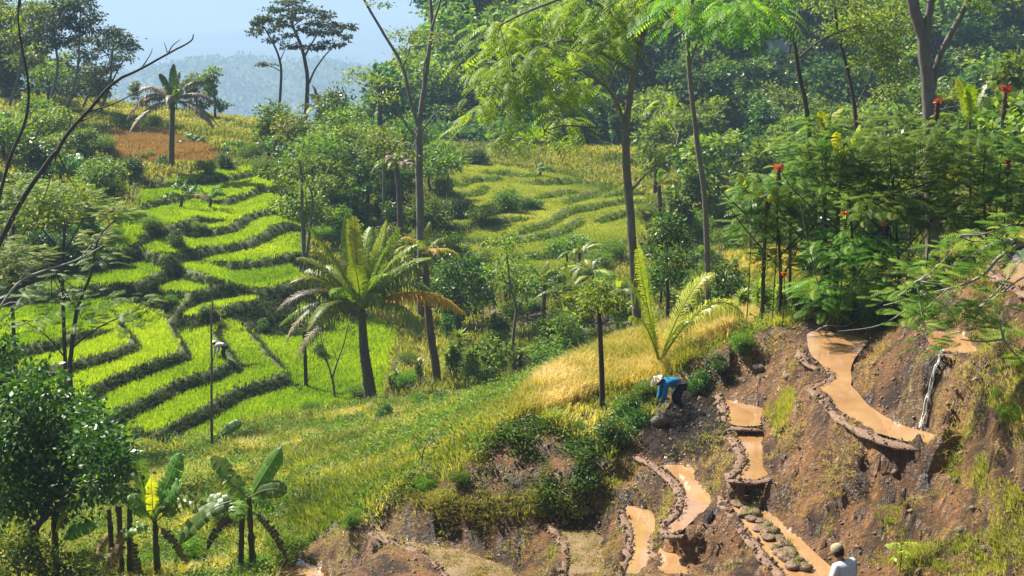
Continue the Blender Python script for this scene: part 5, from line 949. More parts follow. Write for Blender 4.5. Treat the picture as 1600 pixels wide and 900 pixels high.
for u, v, r, k, where in [(100, 205, 26, 1, 'under the slender crest trees'), (140, 215, 26, 1, 'right below the crest trees, left of the brown field'), (60, 210, 30, 1, 'at the left foot of the crest trees'), (20, 215, 30, 1, 'at the left edge below the crest'), (165, 225, 22, 0, 'touching the brown field on its left'), (190, 185, 16, 0, 'on the crest left of the lone palm'), (235, 188, 16, 3, 'on the crest under the lone palm'), (230, 238, 12, 2, 'in the brown field'), (255, 248, 14, 1, 'below the brown field beside the palm trunk'), (320, 262, 16, 3, 'on the terrace right of the palm trunk'), (200, 262, 24, 1, 'between silver bananas and palm trunk'), (170, 290, 24, 0, 'right of the silver bananas'), (350, 250, 18, 1, 'at the right end of the brown field'), (385, 235, 22, 3, 'left of the ridge clump'), (410, 255, 22, 0, 'in front of the ridge clump'),
                          (60, 365, 40, 1, 'at the left edge, biggest of the dark thicket'), (110, 375, 34, 1, 'in the dark thicket left of the rice'), (20, 390, 40, 1, 'lowest in the dark thicket at the left edge'), (140, 355, 26, 3, 'at the right end of the dark thicket'), (30, 320, 36, 0, 'above the dark thicket'), (180, 360, 16, 3, 'where the thicket meets the rice terraces'), (275, 372, 18, 1, 'under the bananas on the rice terraces'), (240, 345, 18, 3, 'left of the bananas on the rice terraces'), (310, 350, 12, 2, 'right of the bananas on the rice terraces'),
                          (450, 320, 22, 0, 'at the right rim of the rice terraces'), (520, 310, 26, 1, 'below the ridge clump'), (550, 330, 24, 0, 'between twin trunked tree and forked tree'), (510, 360, 20, 3, 'right of the twin trunked tree'), (590, 350, 22, 0, 'left of the forked trunk'), (625, 320, 24, 1, 'right below the drooping palm'), (680, 330, 26, 0, 'right of the forked trunk'), (720, 320, 26, 1, 'above the centre rice terraces'), (755, 325, 24, 3, 'inside the centre rice terraces'), (790, 310, 26, 0, 'in the middle of the centre field'), (830, 315, 16, 1, 'at the end of a centre terrace'), (740, 240, 20, 1, 'on the far side of the centre field'), (700, 285, 18, 3, 'at the left end of the centre field'),
                          (690, 400, 30, 0, 'behind the slim palm'), (750, 400, 24, 2, 'below the centre terraces'), (850, 420, 34, 2, 'below the centre terraces, left of the feathery tree trunk'), (900, 430, 32, 0, 'under the feathery tree'), (930, 400, 26, 3, 'right under the centre field'), (880, 470, 32, 2, 'behind the dracaena clumps'), (930, 450, 34, 2, 'behind the slim tree crown'), (980, 440, 26, 2, 'left of the young palm fronds'), (960, 390, 22, 0, 'by the feathery tree trunk'), (830, 470, 22, 0, 'beside the reddish soil patch'), (1010, 430, 26, 0, 'behind the young palm'), (1070, 430, 30, 0, 'between round tree and slender trunk'), (1080, 350, 34, 3, 'right of the feathery tree trunk on the valley floor'), (1040, 310, 30, 2, 'behind the feathery tree trunk'), (1130, 330, 30, 0, 'behind the slender grey trunk'), (1150, 370, 28, 3, 'above the golden field'), (1100, 400, 26, 1, 'beside the slender grey trunk'), (1010, 330, 22, 2, 'touching the feathery tree trunk'),
                          (630, 590, 20, 3, 'between the two valley palms'), (600, 640, 18, 1, 'at the foot of the full coconut palm'), (650, 618, 18, 3, 'right of the palm foot'), (690, 615, 14, 1, 'at the foot of the slim palm'), (745, 585, 22, 3, 'in the sword leaved row'), (770, 560, 22, 3, 'behind the sword leaved row'), (640, 560, 16, 0, 'by the small water channel'), (560, 610, 16, 0, 'left of the coconut palm foot'), (490, 632, 14, 3, 'at the rim of the rice under the small forked sapling'), (410, 505, 14, 1, 'on the bund of the bright rice'), (500, 545, 14, 1, 'on the bund left of the palm'), (325, 480, 14, 3, 'on a terrace end in the rice'), (270, 465, 12, 3, 'on the dark terrace step'),
                          (865, 645, 20, 4, 'at the lower corner of the dry terrace'), (905, 662, 14, 0, 'on the brown mound'), (985, 635, 36, 1, 'below the stooping farmer'), (960, 670, 30, 1, 'under the slim straight tree'), (1010, 605, 22, 0, 'left of the stooping farmer'), (550, 808, 18, 0, 'at the left end of the bottom terraces'), (440, 850, 34, 3, 'beside the banana pair'), (400, 880, 30, 0, 'at the foot of the banana pair'), (480, 832, 22, 2, 'left of the wet bottom terrace'), (300, 860, 34, 3, 'between the two bananas'), (225, 870, 28, 3, 'under the old banana clump'), (350, 800, 26, 0, 'behind the banana pair'), (140, 870, 30, 0, 'below the dark leafy tree'), (660, 755, 16, 3, 'on the grass step above the earth wall'), (720, 745, 18, 0, 'at the foot of the brown mound'),
                          (1090, 590, 26, 1, 'in the shade behind the stooping farmer'), (1120, 560, 22, 1, 'on the dark bank right of the farmer'), (1160, 535, 22, 0, 'on top of the dark bank'), (1320, 490, 30, 3, 'behind the largest paddy'), (1380, 490, 28, 1, 'above the largest paddy under the thicket'), (1440, 480, 26, 3, 'left of the upper right paddy'), (1590, 560, 20, 4, 'at the right edge beside the upper paddy'), (1580, 640, 22, 4, 'at the right edge above the bare mud'), (1560, 610, 14, 0, 'below the upper right paddy')]:
    p = hit(u, min(v + r * .8, 898)); put_bush(k, (p[0], p[1], p[2] - .05), r * 1.15 * p[1] / F, f'{KN[k]} bush {where}', 'round bushes')
# ------------------------------------------------------------------ far forest: individual trees sharing six shapes
def forest_proto(i):
    mb = MB(); h = 1.0
    tube(mb, [(0, 0, -.1), (.02, .01, .3), (.0, .03, .6)], (.035, .028, .015), 5, .5, 0, 1)
    sh = [(.42, .5, 7), (.30, .62, 6), (.5, .4, 8), (.26, .75, 7), (.38, .45, 6), (.34, .55, 7)][i]
    for k in range(sh[2]):
        a = random.uniform(0, 6.28); r = random.uniform(.1, .8) * sh[0]; z = .95 - sh[1] * random.random() ** .8
        foliage(mb, (math.cos(a) * r, math.sin(a) * r, z), (sh[0] * .42, sh[0] * .42, sh[0] * .34), 260, .062, .6, per=9, sig=.28, droop=.35)
    return mb.mesh('forest_tree', [LM['forest'] if i % 3 else LM['bush'], BARKD])
FM = [forest_proto(i) for i in range(6)]
def forest_palm():
    mb = MB(); tube(mb, [(0, 0, -.1), (.02, 0, .4), (0, .02, .72)], (.022, .018, .014), 5, .5, 0, 1)
    for k in range(13):
        f = frond_mesh(.42, random.uniform(-.1, 1.2), random.uniform(.35, .7), 14, .24, .7, .5, .05)
        a = random.uniform(0, 6.28); ca, sa = math.cos(a), math.sin(a)
        for V, c in zip(f.v, f.c):
            pass
        V = np.concatenate(f.v); R = np.stack([V[:, 0] * ca - V[:, 1] * sa, V[:, 0] * sa + V[:, 1] * ca, V[:, 2] + .72], 1); cc = np.concatenate(f.c)
        n0 = mb.n; mb.v.append(R.astype(np.float32)); mb.c.append(cc); mb.n += len(R)
        for q, m in zip(f.f, f.m): mb.f.append(q + n0); mb.m.append(m)
    return mb.mesh('forest_palm', [LM['palm'], PALMB])
FP = forest_palm()
FMV = []
for i in range(6):
    for lf in ('bush', 'fine', 'broad')[:2 + i % 2]:
        m = FM[i].copy(); m.materials[0] = LM[lf]; FMV.append(m)
pts = []
tries = 0
while len(pts) < 262 and tries < 60000:
    tries += 1
    Y = random.uniform(150, 285) if random.random() < .7 else random.uniform(285, 400); x = random.uniform(-.16, .42) * Y
    z = float(gz(x, Y)); u, v, _ = project(x, Y, z)
    if h_far(x, Y) > 60 or u > 1680 or u < 520: continue
    if u < 1040 and Y < 158: continue
    h = random.uniform(6, 12) * (.85 if Y < 165 else 1.1)
    if v < -60 + 0 * h: continue
    if bool(look(CLEAR, x, Y)) : continue
    if 1140 < u < 1285 and 105 < v < 240 and random.random() < .85: continue
    if any((x - a) ** 2 + (Y - b) ** 2 < (.30 * (h + c)) ** 2 for a, b, c in pts): continue
    pts.append((x, Y, h)); z = z - .2
    k = random.randrange(6); pm = random.random() < .10
    o = bpy.data.objects.new('forest_palm' if pm else 'forest_tree', FP if pm else (FM[k] if random.random() < .6 else random.choice(FMV))); COL.objects.link(o)
    w_ = random.uniform(.9, 1.35) if not pm else 1; o.location = (x, Y, z); o.scale = (h * w_, h * w_, h); o.rotation_euler = (0, 0, random.uniform(0, 6.28))
    if pm: tag(o, 'palm standing among the broadleaf trees of the hazy far hillside', 'palm', 'palms in the far forest')
    else: tag(o, 'broadleaf tree standing in the dense hazy forest on the far hillside', 'tree', 'trees of the far forest')
mb = MB(); P, r, q = scatter((YY > 150) & (YY < 330) & (h_far(XX, YY) < 40) & (UU > 560) & (UU < 1700) & (VV > -120) & ~CLEAR, 26000)
N = len(P); per = 5; k = np.repeat(np.arange(N), per); C = P[k] + rng.normal(size=(N * per, 3)) * np.array([.7, .7, .5]) + np.array([0, 0, .9])
D = rng.normal(size=(N * per, 3)); D[:, 2] = np.abs(D[:, 2]) * .6; leafquads(mb, C, D, rng.uniform(.5, 1.1, N * per), .45, np.clip(.45 + 1.0 * fbm(P[:, 0] / 7, P[:, 1] / 7, 3, 3)[k] + rng.normal(0, .15, N * per), 0, 1))
tag(mb.build('undergrowth', LM['forest'], None), 'green undergrowth between the trees of the far hillside', kind='stuff')
# woods along the far edge of the valley and on the hazy hills: one mass each
mb = MB(); n = 9000
x = rng.uniform(-1300, 760, n); Y = rng.uniform(1650, 3100, n); z = gz(x, Y); kk = np.repeat(np.arange(n), 10)
C = np.stack([x, Y, z], 1)[kk] + rng.normal(size=(n * 10, 3)) * np.array([8, 8, 4.0]) + np.array([0, 0, 4]); D = rng.normal(size=(n * 10, 3))
leafquads(mb, C, D, 8, 6, rng.random(n * 10)); tag(mb.build('far_woods', LM['forest'], None), 'bluish woods on the hazy hills beyond the valley', kind='stuff')
# ------------------------------------------------------------------ thatched hut and hamlet roofs
def roof_hut(name, label, base, L, W, H, R, wallm, roofm, rz):
    o = thing(name, label, 'hut', base, rz); mb = MB()
    a, b = L / 2, W / 2; V = [(-a, -b, -.3), (a, -b, -.3), (a, b, -.3), (-a, b, -.3), (-a, -b, H), (a, -b, H), (a, b, H), (-a, b, H), (-a, 0, H + R * .82), (a, 0, H + R * .82)]
    mb.add(V, [(0, 1, 5, 4), (2, 3, 7, 6), (1, 2, 6, 5), (3, 0, 4, 7)]); mb.add(V, [(5, 6, 9), (7, 4, 8)]); mb.build('wall', wallm, o, False)
    e = .35; mr = MB(); n = 14; m = 6
    for sg in (-1, 1):
        tx = np.linspace(-a - e, a + e, n)[None, :]; ty = np.linspace(0, 1, m)[:, None]
        X = np.broadcast_to(tx, (m, n)); Yv = np.broadcast_to(sg * (b + e) * ty, (m, n)); Zv = H + R - (R + .25) * ty ** .92 + rng.normal(0, .025, (m, n)) - .05 * np.cos(X / L * 3)
        top = np.stack([X, Yv, Zv], -1); bot = top - np.array([0, 0, .12])
        mr.add(top.reshape(-1, 3), grid_faces(m, n)); mr.add(bot.reshape(-1, 3), grid_faces(m, n))
        mr.add(np.concatenate([top[-1], bot[-1]]), grid_faces(2, n)); mr.add(np.concatenate([top[:, 0], bot[:, 0]]), grid_faces(2, m)); mr.add(np.concatenate([top[:, -1], bot[:, -1]]), grid_faces(2, m))
    mr.build('roof', roofm, o); md = MB()
    md.add([(-.4, -b - .02, 0), (.4, -b - .02, 0), (.4, -b - .02, H * .85), (-.4, -b - .02, H * .85), (-.4, -b + .04, 0), (.4, -b + .04, 0), (.4, -b + .04, H * .85), (-.4, -b + .04, H * .85)], [(0, 1, 2, 3), (5, 4, 7, 6), (1, 5, 6, 2), (4, 0, 3, 7), (3, 2, 6, 7)]); md.build('door', BARKD, o, False)
    return o
tt_ = NT('thatch'); th = tt_.noise(9, 5, .7); TH1 = tt_.end(tt_.bsdf(tt_.ramp(th, [(.3, (.025, .022, .02)), (.7, (.09, .08, .07))]), .9, .2, tt_.bump(th, .7, .05)).outputs[0])
tt_ = NT('bamboo_wall'); th = tt_.noise(12, 4, .6); WL1 = tt_.end(tt_.bsdf(tt_.ramp(th, [(.3, (.16, .12, .07)), (.7, (.30, .24, .15))]), .8, .2).outputs[0])
tt_ = NT('tin_roof'); th = tt_.noise(5, 4, .6); TIN = tt_.end(tt_.bsdf(tt_.ramp(th, [(.3, (.25, .26, .28)), (.7, (.50, .52, .55))]), .5, .5).outputs[0])
tt_ = NT('tile_roof'); th = tt_.noise(5, 4, .6); TILE = tt_.end(tt_.bsdf(tt_.ramp(th, [(.3, (.20, .10, .07)), (.7, (.34, .20, .15))]), .7, .3).outputs[0])
roof_hut('field_hut', 'small thatched field hut with dark curved roof on the valley ridge', spot(562, None, 115), 3.4, 2.6, 1.5, .9, WL1, TH1, .2)
for lab, u, Y, rz, m in [('small tin roofed house at the edge of the bare clearing on the far hill', 1208, 176, .3, TIN), ('house with reddish tile roof left of the clearing on the far hill', 1062, 188, -.3, TILE), ('pale roofed house at the top of the bare clearing on the far hill', 1238, 184, .6, TIN), ('half hidden tiled house further left on the far hill', 1035, 182, .1, TILE)]:
    roof_hut('hill_house', lab, spot(u, None, Y), 4.6, 3.4, 2.0, 1.0, WL1, m, rz)
# ------------------------------------------------------------------ boulders and stubble clumps
def rock(mb, c, r, sq=.75, seed=0):
    n, m = 14, 10; a = np.linspace(0, 2 * math.pi, n, endpoint=False)[None]; p = np.linspace(-1.5, 1.5, m)[:, None]
    D = np.stack([np.cos(p) * np.cos(a), np.cos(p) * np.sin(a), np.sin(p) + 0 * a], -1)
    q = 1 + 1.0 * fbm(D[..., 0] * 1.6 + seed, D[..., 1] * 1.6 + D[..., 2] * 2.3, 3, 5) + .12 * rng.normal(size=(m, n)) * .3
    mb.add((np.array(c) + D * q[..., None] * r * np.array([1, 1, sq])).reshape(-1, 3), grid_faces(m, n, True))
t = NT('boulder'); na = t.noise(6, 6, .65); boulder_mat = t.end(t.bsdf(t.ramp(na, [(.3, (.06, .05, .035)), (.6, (.17, .14, .10)), (.8, (.28, .25, .20))]), .8, .35, t.bump(na, .8, .05)).outputs[0])
for i, (lab, u, v, rp) in enumerate([('large brown boulder under the hands of the stooping farmer', 1034, 662, 17), ('rounded boulder on the dark bank right of the farmer', 1185, 578, 13), ('grey stone on the mud slope beside the small brown paddy', 1231, 590, 9), ('dark stone on the grass ledge at the lower right', 1520, 795, 8), ('stone beside the dark stones at the lower right', 1500, 830, 9), ('stone on the lower right bank near the bottom edge', 1540, 860, 10)]):
    p = hit(u, v); mb = MB(); r = rp * p[1] / F; rock(mb, (0, 0, r * (.45 if i == 0 else .2)), r * (1 if i == 0 else .8), .8 if i == 0 else .6, i * 3.1); o = mb.build('boulder', boulder_mat); o.location = p; tag(o, lab, 'boulder', 'boulders on the mud banks')
hS = PADDY['stubble'][0]; mb = MB(); S = np.array([at_h(u, v, hS) for u, v in [(1158, 790), (1168, 795), (1180, 803), (1175, 812), (1190, 815), (1200, 822), (1188, 826), (1208, 832), (1200, 840), (1218, 842), (1226, 852), (1212, 856), (1234, 862), (1228, 872), (1246, 876), (1240, 886), (1258, 888), (1165, 805), (1195, 833), (1222, 864), (1150, 787), (1183, 792)]])
for i, p in enumerate(S):
    q = MB(); rock(q, (0, 0, .02), .16, .45, i * 1.7); o = q.build('mud_clump', bund_mat); o.location = p; o.rotation_euler = (0, 0, random.uniform(0, 6)); o.scale = (random.uniform(.7, 1.3), random.uniform(.6, 1.1), random.uniform(.6, 1.3))
    tag(o, 'muddy clump of old rice stubble in the flooded paddy with the long pale bund', 'mud clump', 'stubble clumps in the paddy'); P = np.array([(random.uniform(-.12, .12), random.uniform(-.1, .1), .05) for _ in range(4)])
    g = MB(); blades(g, P, .14, 8, .012, .8, .06, np.full(4, .5)); g.build('stubble', weed_mat, o, False)

# woods on the valley floor between the fields and the far hill
def wood(n, ur, Yr, hr, label, group, gap=.33):
    got = []; t_ = 0
    while len(got) < n and t_ < 4000:
        t_ += 1; Y = random.uniform(*Yr); x, _, z = on(random.uniform(*ur), Y); h = random.uniform(*hr)
        if bool(look(FIELD | GOLD | RICE | DRY | BROWN, x, Y)): continue
        if any((x - a) ** 2 + (Y - b) ** 2 < (gap * (h + c)) ** 2 for a, b, c in got): continue
        got.append((x, Y, h)); o = bpy.data.objects.new('valley_tree', random.choice(FMV)); COL.objects.link(o); w_ = random.uniform(.9, 1.3)
        o.location = (x, Y, z - .15); o.scale = (h * w_, h * w_, h); o.rotation_euler = (0, 0, random.uniform(0, 6.28)); tag(o, label, 'tree', group)
wood(26, (1000, 1260), (100, 148), (4, 7.5), 'leafy tree on the wooded valley floor behind the slender grey trunk', 'woods behind the grey trunk')
wood(40, (1260, 1700), (58, 146), (4, 7), 'leafy tree standing behind the feathery thicket on the right', 'woods behind the right thicket')
wood(12, (860, 1010), (150, 158), (4, 6), 'leafy tree at the foot of the far hill beyond the centre field', 'trees at the foot of the far hill', .28)
wood(26, (-60, 200), (84, 112), (2.2, 4), 'leafy tree in the green thicket on the upper left slope', 'trees on the upper left slope')
wood(26, (430, 680), (92, 128), (2.5, 4.5), 'leafy tree on the valley ridge around the twin trunked and forked trees', 'trees on the valley ridge')
wood(30, (690, 1120), (64, 98), (1.6, 3.2), 'leafy shrub tree in the thicket between dry grass and centre field', 'thicket behind the dry grass')
wood(18, (-120, 420), (140, 156), (2.5, 6), 'leafy tree just over the crest on the left', 'trees over the left crest')

# ------------------------------------------------------------------ people
def cloth_mat(name, c0, c1, sc=30):
    t = NT(name); n = t.noise(sc, 4, .6); return t.end(t.bsdf(t.ramp(n, [(.3, c0), (.7, c1)]), .85, .2, t.bump(n, .3, .02)).outputs[0])
SKIN = cloth_mat('skin', (.20, .10, .06), (.27, .145, .09)); STRAW = cloth_mat('straw', (.42, .33, .20), (.66, .56, .40), 60)
def skinned(name, verts, edges, rad, mat, parent, root=0, lev=2):
    me = bpy.data.meshes.new(name); me.from_pydata([tuple(v) for v in verts], edges, []); me.materials.append(mat)
    o = bpy.data.objects.new(name, me); COL.objects.link(o); o.parent = parent
    m = o.modifiers.new('skin', 'SKIN'); m.use_smooth_shade = True
    if not me.skin_vertices: me.skin_vertices.new()
    for i, r in enumerate(rad):
        d = me.skin_vertices[0].data[i]; d.radius = (r, r) if not isinstance(r, tuple) else r; d.use_root = (i == root)
    s = o.modifiers.new('sub', 'SUBSURF'); s.levels = lev; s.render_levels = lev
    return o
def hand(parent, wrist, fwd, curl, s):
    mb = MB(); f = unit(np.array(fwd, float)); side = unit(np.cross(f, [0, 0, 1.0]) + 1e-6); dn = np.cross(side, f); w = np.array(wrist, float)
    tube(mb, [w, w + f * .05 * s, w + f * .085 * s], (.026 * s, .036 * s, .030 * s), 8)
    for k, (o_, l) in enumerate([(-.027, .062), (-.009, .072), (.009, .068), (.027, .052)]):
        b = w + f * .08 * s + side * o_ * s; a = b + f * l * .5 * s; c = a + (f * .8 + dn * curl * .6) * l * .5 * s
        tube(mb, [b - f * .02 * s, b, a, c], (.010 * s, .010 * s, .009 * s, .006 * s), 6)
    b = w + f * .03 * s - side * .03 * s; tube(mb, [b, b + (f * .5 - side * .7) * .035 * s, b + (f * .9 - side * .5) * .06 * s], (.013 * s, .011 * s, .007 * s), 6)
    return mb.build('hand', SKIN, parent)
def head(parent, c, face, up, s):
    """Head with brow, nose, lips, chin, eyes and ears; face = direction looked at."""
    f = unit(np.array(face, float)); u = unit(np.array(up, float) - f * np.dot(up, f)); r = np.cross(f, u); n, m = 20, 16
    a = np.linspace(0, 2 * math.pi, n, endpoint=False)[None]; p = np.linspace(-1.56, 1.56, m)[:, None]
    X = np.cos(p) * np.sin(a) * .075; Yf = np.cos(p) * np.cos(a) * .092; Zu = np.sin(p) * .115 + 0 * a
    Yf = Yf + .022 * np.exp(-((X / .014) ** 2 + ((Zu + .012) / .022) ** 2)) * (Yf > 0) + .010 * np.exp(-((X / .02) ** 2 + ((Zu + .055) / .010) ** 2)) * (Yf > 0) - .008 * np.exp(-(((abs(X) - .03) / .014) ** 2 + ((Zu - .012) / .014) ** 2)) * (Yf > 0)
    X = X * np.where(Zu < 0, 1 - .25 * (Zu / -.115) ** 2, 1)
    mb = MB(); c = np.array(c, float); V = c + (r * X[..., None] + f * Yf[..., None] + u * Zu[..., None]) * s; mb.add(V.reshape(-1, 3), grid_faces(m, n, True))
    for sg in (-1, 1): tube(mb, [c + (r * sg * .072 + u * -.02) * s, c + (r * sg * .088 - f * .008 + u * .012) * s, c + (r * sg * .076 - f * .004 + u * .03) * s], (.010 * s, .016 * s, .008 * s), 6)
    h = mb.build('head', SKIN, parent); mb = MB()
    for sg in (-1, 1):
        e = c + (r * sg * .03 + f * .082 + u * .012) * s; tube(mb, [e - r * .012 * s, e, e + r * .012 * s], (.003 * s, .007 * s, .003 * s), 6)
    mb.build('eyes', EYE, h); return h, f, u, r
EYE = cloth_mat('eye', (.01, .008, .006), (.02, .015, .01)); HAIR = cloth_mat('hair', (.008, .007, .006), (.03, .026, .022), 80)
def cap_shape(c, f, u, r, s, prof, n=24, tilt=0):
    """Surface of revolution about the head axis: prof = (radius, height)."""
    a = np.linspace(0, 2 * math.pi, n, endpoint=False); P = np.array(prof)
    V = np.array(c) + s * (P[:, 0, None, None] * (np.cos(a)[None, :, None] * f + np.sin(a)[None, :, None] * r) + P[:, 1, None, None] * u)
    mb = MB(); mb.add(V.reshape(-1, 3), grid_faces(len(P), n, True)); return mb
def person(label, loc, rz, J, s, shirt, trous, hat, face, up, hatmat, rx=1.0, group=None):
    """J: joint positions in metres (x = forward, y = left, z = up) before turning by rz."""
    o = thing('person', label, 'person', loc, rz, group); N = list(J); V = [np.array(J[k]) * s for k in N]; I = {k: i for i, k in enumerate(N)}
    R = dict(pelvis=.115, waist=.105, chest=.125, neck=.05, skull=.055, shl=.062, shr=.062, ell=.040, elr=.040, wrl=.027, wrr=.027, hipl=.085, hipr=.085, knl=.055, knr=.055, anl=.038, anr=.038, tol=.03, tor=.03)
    E = [('pelvis', 'waist'), ('waist', 'chest'), ('chest', 'neck'), ('neck', 'skull'), ('chest', 'shl'), ('chest', 'shr'), ('shl', 'ell'), ('ell', 'wrl'), ('shr', 'elr'), ('elr', 'wrr'), ('pelvis', 'hipl'), ('pelvis', 'hipr'), ('hipl', 'knl'), ('knl', 'anl'), ('anl', 'tol'), ('hipr', 'knr'), ('knr', 'anr'), ('anr', 'tor')]
    skinned('body', V, [(I[a], I[b]) for a, b in E], [R[k] * s for k in N], SKIN, o)
    def sub(name, keys, edges, grow, mat, tweak={}):
        ii = {k: i for i, k in enumerate(keys)}
        skinned(name, [tweak.get(k, J[k]) * np.array(1.0) * s if not isinstance(tweak.get(k), tuple) else np.array(tweak[k]) * s for k in keys], [(ii[a], ii[b]) for a, b in edges], [(R[k] + grow) * s for k in keys], mat, o)
    JJ = {k: np.array(v) for k, v in J.items()}
    sl = {'ell': tuple(JJ['shl'] * .15 + JJ['ell'] * .85), 'elr': tuple(JJ['shr'] * .15 + JJ['elr'] * .85)}
    lw = {'wl': tuple(JJ['ell'] * .2 + JJ['wrl'] * .8), 'wr': tuple(JJ['elr'] * .2 + JJ['wrr'] * .8)}
    R.update(wl=.030, wr=.030); JJ.update(wl=np.array(lw['wl']), wr=np.array(lw['wr'])); J = dict(J, wl=lw['wl'], wr=lw['wr'], collar=tuple(JJ['chest'] * .35 + JJ['neck'] * .65)); R['collar'] = .075
    sub('shirt', ['pelvis', 'waist', 'chest', 'shl', 'shr', 'ell', 'elr', 'wl', 'wr', 'collar'], [('pelvis', 'waist'), ('waist', 'chest'), ('chest', 'collar'), ('chest', 'shl'), ('chest', 'shr'), ('shl', 'ell'), ('shr', 'elr'), ('ell', 'wl'), ('elr', 'wr')], .03, shirt)
    sub('trousers', ['pelvis', 'hipl', 'hipr', 'knl', 'knr', 'anl', 'anr'], [('pelvis', 'hipl'), ('pelvis', 'hipr'), ('hipl', 'knl'), ('hipr', 'knr'), ('knl', 'anl'), ('knr', 'anr')], .02, trous, {'anl': tuple(JJ['knl'] * .2 + JJ['anl'] * .8), 'anr': tuple(JJ['knr'] * .2 + JJ['anr'] * .8)})
    for a, b in (('ell', 'wrl'), ('elr', 'wrr')): hand(o, JJ[b] * s, JJ[b] - JJ[a], .9, s)
    c = JJ['skull'] * s + unit(np.array(up, float)) * .055 * s
    h, f, u, r = head(o, c, face, up, s)
    cap_shape(c, f, u, r, s, [(.078, -.06), (.088, -.01), (.098, .04), (.088, .09), (.05, .122), (.0, .13)]).build('hair', HAIR, o) if hat != 'cap' else cap_shape(c - f * .012 * s, f, u, r, s, [(.070, -.07), (.084, -.02), (.096, .03), (.09, .06)]).build('hair', HAIR, o)
    if hat == 'cone': cap_shape(c, f, u, r, s, [(.0, .19), (.02, .185), (.12, .11), (.21, .045), (.215, .038), (.12, .095), (.03, .165)]).build('conical_hat', hatmat, o)
    elif hat == 'cap':
        hm = cap_shape(c, f, u, r, s, [(.104, .02), (.106, .05), (.100, .09), (.07, .13), (.03, .143), (.0, .145)]); k = np.linspace(-1, 1, 9); B = []
        for q in (0, .5, 1): B.append(c + s * (f[None] * (np.sqrt(1 - (k * .8) ** 2) * .100 + q * .075)[:, None] + r[None] * (k * .085)[:, None] + u[None] * (.028 - .022 * q)))
        hm.add(np.concatenate(B), grid_faces(3, 9)); hm.build('cap', hatmat, o)
    return o
BLUE = cloth_mat('blue_cloth', (.01, .09, .22), (.02, .20, .40)); DARKC = cloth_mat('dark_cloth', (.012, .014, .02), (.03, .035, .05)); GREYC = cloth_mat('grey_shirt', (.42, .44, .46), (.60, .61, .62)); OLIVE = cloth_mat('olive_cap', (.26, .21, .11), (.42, .35, .20)); PINK = cloth_mat('pale_pink_cloth', (.5, .42, .44), (.7, .6, .62)); TEAL = cloth_mat('teal_cloth', (.02, .12, .12), (.03, .2, .18))
stoop = dict(pelvis=(0, 0, .74), waist=(.16, 0, .83), chest=(.38, 0, .83), neck=(.54, 0, .81), skull=(.60, 0, .80), shl=(.44, .17, .79), shr=(.44, -.17, .79), ell=(.47, .21, .50), elr=(.49, -.19, .50), wrl=(.55, .14, .27), wrr=(.57, -.12, .27), hipl=(-.02, .10, .70), hipr=(.0, -.10, .70), knl=(.10, .13, .40), knr=(.16, -.12, .41), anl=(-.06, .13, .07), anr=(.02, -.12, .07), tol=(.08, .15, .03), tor=(.16, -.13, .03))
p = hit(1062, 642)
person('stooping farmer in blue clothes and a conical straw hat reaching down to a boulder', (p[0], p[1], p[2] - .02), math.radians(188), stoop, .97, BLUE, DARKC, 'cone', (.75, 0, -.65), (.6, 0, .75), STRAW)
p = hit(352, 562)
person('distant farmer with pale hat bending down in the bright green rice', (p[0], p[1], p[2] - .02), math.radians(160), stoop, 1.0, PINK, DARKC, 'cone', (.75, 0, -.65), (.6, 0, .75), PINK)
stand = dict(pelvis=(0, 0, .88), waist=(.05, 0, 1.03), chest=(.13, 0, 1.22), neck=(.22, 0, 1.36), skull=(.27, 0, 1.42), shl=(.14, .19, 1.30), shr=(.14, -.19, 1.30), ell=(.16, .25, 1.03), elr=(.18, -.25, 1.03), wrl=(.32, .22, .84), wrr=(.34, -.22, .85), hipl=(0, .10, .84), hipr=(0, -.10, .84), knl=(.06, .11, .47), knr=(.02, -.11, .47), anl=(0, .12, .08), anr=(-.06, -.12, .08), tol=(.14, .13, .03), tor=(.08, -.13, .03))
a = at_y(1333, 849, 22.6); g = float(gz(a[0], a[1]))
print('MAN', a, g, a[2] - g)
person('man in olive cap and pale grey shirt cut off by the bottom edge', (a[0], a[1], a[2] - 1.93), math.radians(125), stand, 1.12, GREYC, DARKC, 'cap', (.85, .1, -.45), (.3, 0, .9), OLIVE)

px_tree('stick_shrub', 'leafless stick shrub standing in the rough grass of the slope', 'shrub', hit(658, 730), [([(658, 730), (660, 705), (668, 690), (680, 668)], 1.6, .6), ([(660, 705), (676, 690), (692, 672)], 1.3, .5), ([(659, 715), (648, 695), (645, 680)], 1, .4)], [], 'fine', BARK, dy=.15, trunk='stem')
p = hit(1405, 893); o = thing('papaya_plant', 'small yellow green papaya plant at the bottom edge right of the man in the cap', 'plant', p); s = p[1] / F
mb = MB(); tube(mb, [(0, 0, -.1), (.02, 0, .3), (0, .02, 48 * s)], (.02, .016, .01), 6); mb.build('stem', FIB, o); mb = MB()
for i in range(11):
    a = random.uniform(0, 6.28); r = random.uniform(8, 24) * s; e = np.array([math.cos(a) * r, math.sin(a) * r, 48 * s + random.uniform(-22, 8) * s]); b = np.array([0, .01, 40 * s]); tube(mb, [b, (b + e) / 2 + [0, 0, .03], e], (.006, .005, .004), 4, .9)
    q = np.linspace(-1.9, 1.9, 7) + a; D = np.stack([np.cos(q), np.sin(q), -.45 + 0 * q], 1); leafquads(mb, np.tile(e, (7, 1)), D, 11 * s * rng.uniform(.8, 1.2, 7), 4.5 * s, np.full(7, random.uniform(.5, 1)))
mb.build('foliage', LM['light'], o)
